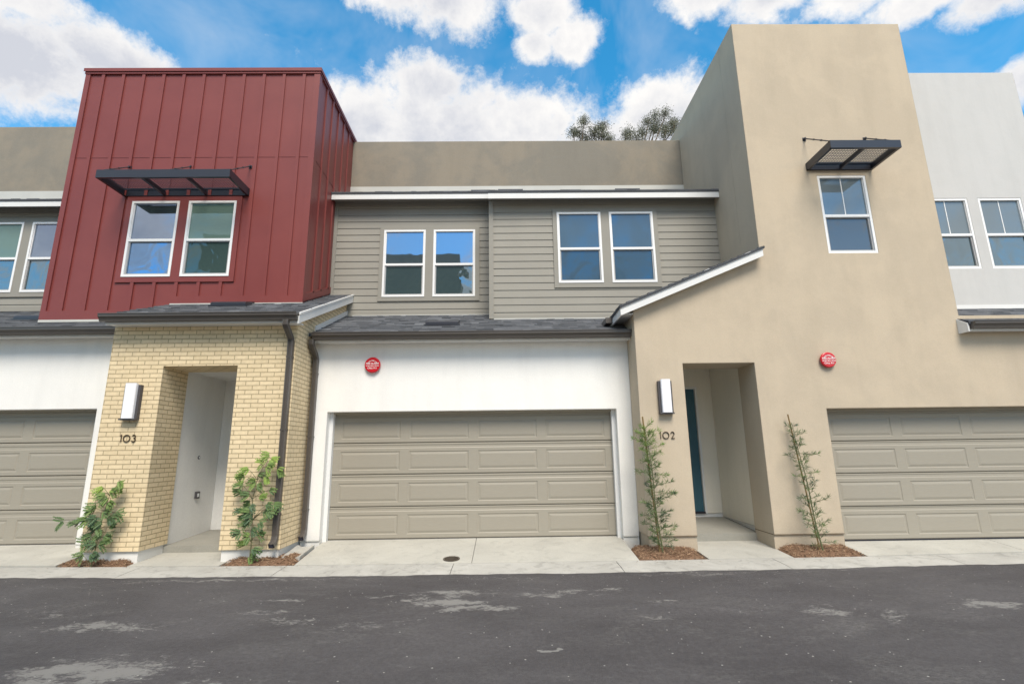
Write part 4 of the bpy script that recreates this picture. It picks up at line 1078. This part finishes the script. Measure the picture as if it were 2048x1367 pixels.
def podo(bx, by, tx, ty, ztop, label, seed, dens, lean):
    rnd = random.Random(seed); z0 = gz(by)-.02; t = thing('staked_shrub', (bx, by, z0), label, 'shrub', 'young narrow-leaved shrubs tied to stakes')
    def at(z): u = (z-z0)/(ztop-z0); return Vector((bx+(tx-bx)*u+.012*math.sin(z*5+seed), by+(ty-by)*u, z))
    S = MB(); S.box(-.011, .011, -.011, .011, 0, 1)
    A = Vector((bx-.012, by+.012, z0-.05)); B = Vector((tx-.012, ty+.012, ztop))
    st = MB(); st.tube([A, B], .013, 4); st.build('stake', 'stake_wood', t)
    zt = ztop-.17; m = MB(); zz = [z0+(zt-z0)*k/10 for k in range(11)]
    m.tube([at(z)+Vector((.012, -.012, 0)) for z in zz], [.013-.010*k/10 for k in range(11)], 7); 
    tie = MB()
    for z in (.45, 1.0, 1.5): c = at(z); tie.tube([c+Vector((.03*math.cos(a), .03*math.sin(a), 0)) for a in [k*.7854 for k in range(9)]], .004, 5)
    tie.each('tie', 'stem_green', t)
    f = MB(); z = z0+.12
    side = 1
    while z < zt:
        u = (z-z0)/(zt-z0); c = at(z)+Vector((.012, -.012, 0)); side = -side
        wild = rnd.random()
        reach = rnd.uniform(.05, .13) if wild < .72 else rnd.uniform(.15, .26)
        if lean == 'full' and .35 < u < .62: reach *= 1.15
        if u < .16: reach = rnd.uniform(.10, .19)
        yy = rnd.uniform(-.8, .15); d = Vector((side*rnd.uniform(.6, 1), yy*.7, rnd.uniform(.15, 1.0) if wild < .72 else rnd.uniform(-.1, .3))).normalized()
        e = c+d*reach; m.tube([c, (c+e)/2+Vector((0, 0, -.008)), e], [.004, .003, .0018], 5)
        tone = min(1, max(0, (.20 if u < .5 else .20+(u-.5)*1.3 if lean == 'full' else .24) + rnd.gauss(0, .10)))
        nl = int((14+reach*130)*dens)
        for k in range(nl):
            v = rnd.uniform(.15, 1.05) if k < nl*.75 else 1.0; p = c+(e-c)*min(1, v)
            dd = (d*rnd.uniform(.3, 1)+Vector((rnd.gauss(0, .6), rnd.gauss(-.1, .5), rnd.gauss(.25, .45)))).normalized()
            nrm = dd.cross(Vector((rnd.gauss(0, 1), rnd.gauss(0, 1), rnd.gauss(0, 1)))).normalized()
            L = rnd.uniform(.055, .10); leaf(f, p, dd, nrm, L, .0078, min(1, max(0, tone+rnd.gauss(0, .08))), .1)
        z += rnd.uniform(.014, .040)/dens
    for k in range(26 if lean == 'full' else 12):
        p = at(zt-rnd.uniform(0, .12)); dd = Vector((rnd.gauss(0, .6), rnd.gauss(-.1, .4), rnd.uniform(.2, 1))).normalized()
        leaf(f, p, dd, dd.cross(Vector((1, .3, .2))).normalized(), rnd.uniform(.04, .07), .008, .8 if lean == 'full' else .45, .1)
    m.build('trunk', 'stem_green', t); f.build('foliage', 'needle_leaf', t, recalc=False)
podo(2.870, -.80, 2.785, -.62, 1.965, 'fuller narrow-leaved green shrub tied to a wooden stake, left of number 102', 21, 1.15, 'full')
podo(5.285, -.80, 5.150, -.62, 1.975, 'thin sparse narrow-leaved shrub tied to a stake between porch 102 and right garage', 22, .8, 'thin')

def far_tree(x, y, crown, label, seed, dens):
    """tall open-crowned tree: crown = list of (dx, z, rx, rz) clumps"""
    rnd = random.Random(seed); t = thing('tree', (x, y, -.3), label, 'tree', 'tall open-crowned trees behind the parapet')
    m = MB(); n = 9; zt = min(c[1] for c in crown)-1.6
    trunk = [Vector((x+.25*math.sin(k*.9+seed), y+.2*math.cos(k*.7+seed), -.3+(zt+.3)*k/n)) for k in range(n+1)]
    m.tube(trunk, [.30-.24*k/n for k in range(n+1)], 10)
    f = MB()
    for dx, z, rx, rz in crown:
        c = Vector((x+dx, y+rnd.uniform(-.6, .6), z)); root = trunk[-1]
        mid = root.lerp(c, .5)+Vector((rnd.uniform(-.3, .3), 0, -.25)); m.tube([root, mid, c-Vector((0, 0, rz*.5)), c+Vector((0, 0, rz*.4))], [.045, .032, .018, .008], 6)
        for b in range(int(15*dens)):
            th, ph, r = rnd.uniform(0, 6.28), rnd.uniform(-1.2, 1.5), rnd.uniform(.25, 1)
            e = c+Vector((rx*r*math.cos(th)*math.cos(ph), rx*r*math.sin(th)*math.cos(ph), rz*r*math.sin(ph)))
            m.tube([c-Vector((0, 0, rz*.4)), c.lerp(e, .5), e], [.008, .006, .003], 4)
            tone = rnd.uniform(.0, 1)
            for k in range(int(40*dens)):
                p = e+Vector((rnd.gauss(0, .12), rnd.gauss(0, .12), rnd.gauss(0, .11)))
                d = Vector((rnd.gauss(0, .7), rnd.gauss(0, .7), rnd.gauss(-.2, .6))).normalized()
                nr = d.cross(Vector((rnd.gauss(0, 1), rnd.gauss(0, 1), rnd.gauss(0, 1)))).normalized()
                leaf(f, p, d, nr, rnd.uniform(.05, .10), .032, min(1, max(0, tone+rnd.gauss(0, .2))), .15)
    m.build('trunk', 'bark', t); f.build('crown', 'tree_leaf', t, recalc=False)
far_tree(4.5, 14, [(.10, 17.50, .24, .30), (-.08, 17.1, .30, .28), (-.42, 16.95, .25, .22), (.30, 16.95, .28, .28), (-.2, 16.7, .5, .25)], 'small wispy treetop at far left of the row above the parapet', 31, 1.0)
far_tree(5.65, 14.4, [(-.45, 17.2, .32, .33), (-.05, 17.45, .36, .26), (-.1, 17.0, .5, .28), (.42, 17.25, .32, .28), (.75, 16.95, .38, .28)], 'low bushy treetop, second from left above the parapet', 32, 1.2)
far_tree(7.85, 14.2, [(-.95, 17.15, .36, .35), (-.60, 17.65, .38, .36), (-.35, 17.2, .45, .4), (.02, 17.65, .36, .33), (.0, 17.0, .55, .3), (.30, 18.15, .38, .30), (.70, 18.45, .36, .28), (.98, 18.15, .34, .26), (.62, 17.8, .32, .34), (1.28, 18.0, .28, .32), (1.42, 17.5, .26, .45), (1.62, 17.9, .22, .28), (.95, 17.2, .30, .38), (1.5, 17.0, .34, .3), (.4, 17.35, .3, .3)], 'largest open airy treetop rising beside the tan tower', 33, 1.05)

# ================================================================== FACING ROW (seen mirrored in the windows)
def facing(x0, x1, h, label, stucco_, seed):
    rnd = random.Random(seed); y = -15.2; t = thing('townhouse', ((x0+x1)/2, y, 0), label, 'townhouse', 'townhouses across the lane')
    cols = []; x = x0+1.3
    while x+2.2 < x1: cols.append(x); x += 3.4
    win = [(a, a+.9, z, z+1.5) for a in cols for z in (4.7, 7.6) if z+1.8 < h]
    g = [(a-.6, a+2.0) for a in cols[::2]]
    outer = [(x0, -.3), (x1, -.3), (x1, h), (x0, h)]
    slab('wall', stucco_, outer, [rect(*w) for w in win], 'y', y, y-.3, t)
    MB().box(x0, x1, y-7, y-.3005, -.3, h-.4).each('wall', stucco_, t)
    for w in win:
        o = MB().box(w[0], w[1], y-.08, y-.02, w[2], w[2]+.05).box(w[0], w[1], y-.08, y-.02, w[3]-.05, w[3]).box(w[0], w[0]+.05, y-.08, y-.02, w[2]+.05, w[3]-.05).box(w[1]-.05, w[1], y-.08, y-.02, w[2]+.05, w[3]-.05).build('window', 'vinyl_white', t)
        MB().box(w[0]+.05, w[1]-.05, y-.07, y-.06, w[2]+.05, w[3]-.05).build('pane', 'glass_upper', o)
    for a, b in g: MB().box(a, b, y, y+.03, -.14, 2.1).build('garage_door', 'garage_paint', t)
facing(-15.0, -2.0, 12.6, 'tall flat-roofed grey townhouse across the lane behind the camera', 'stucco_parapet', 1)
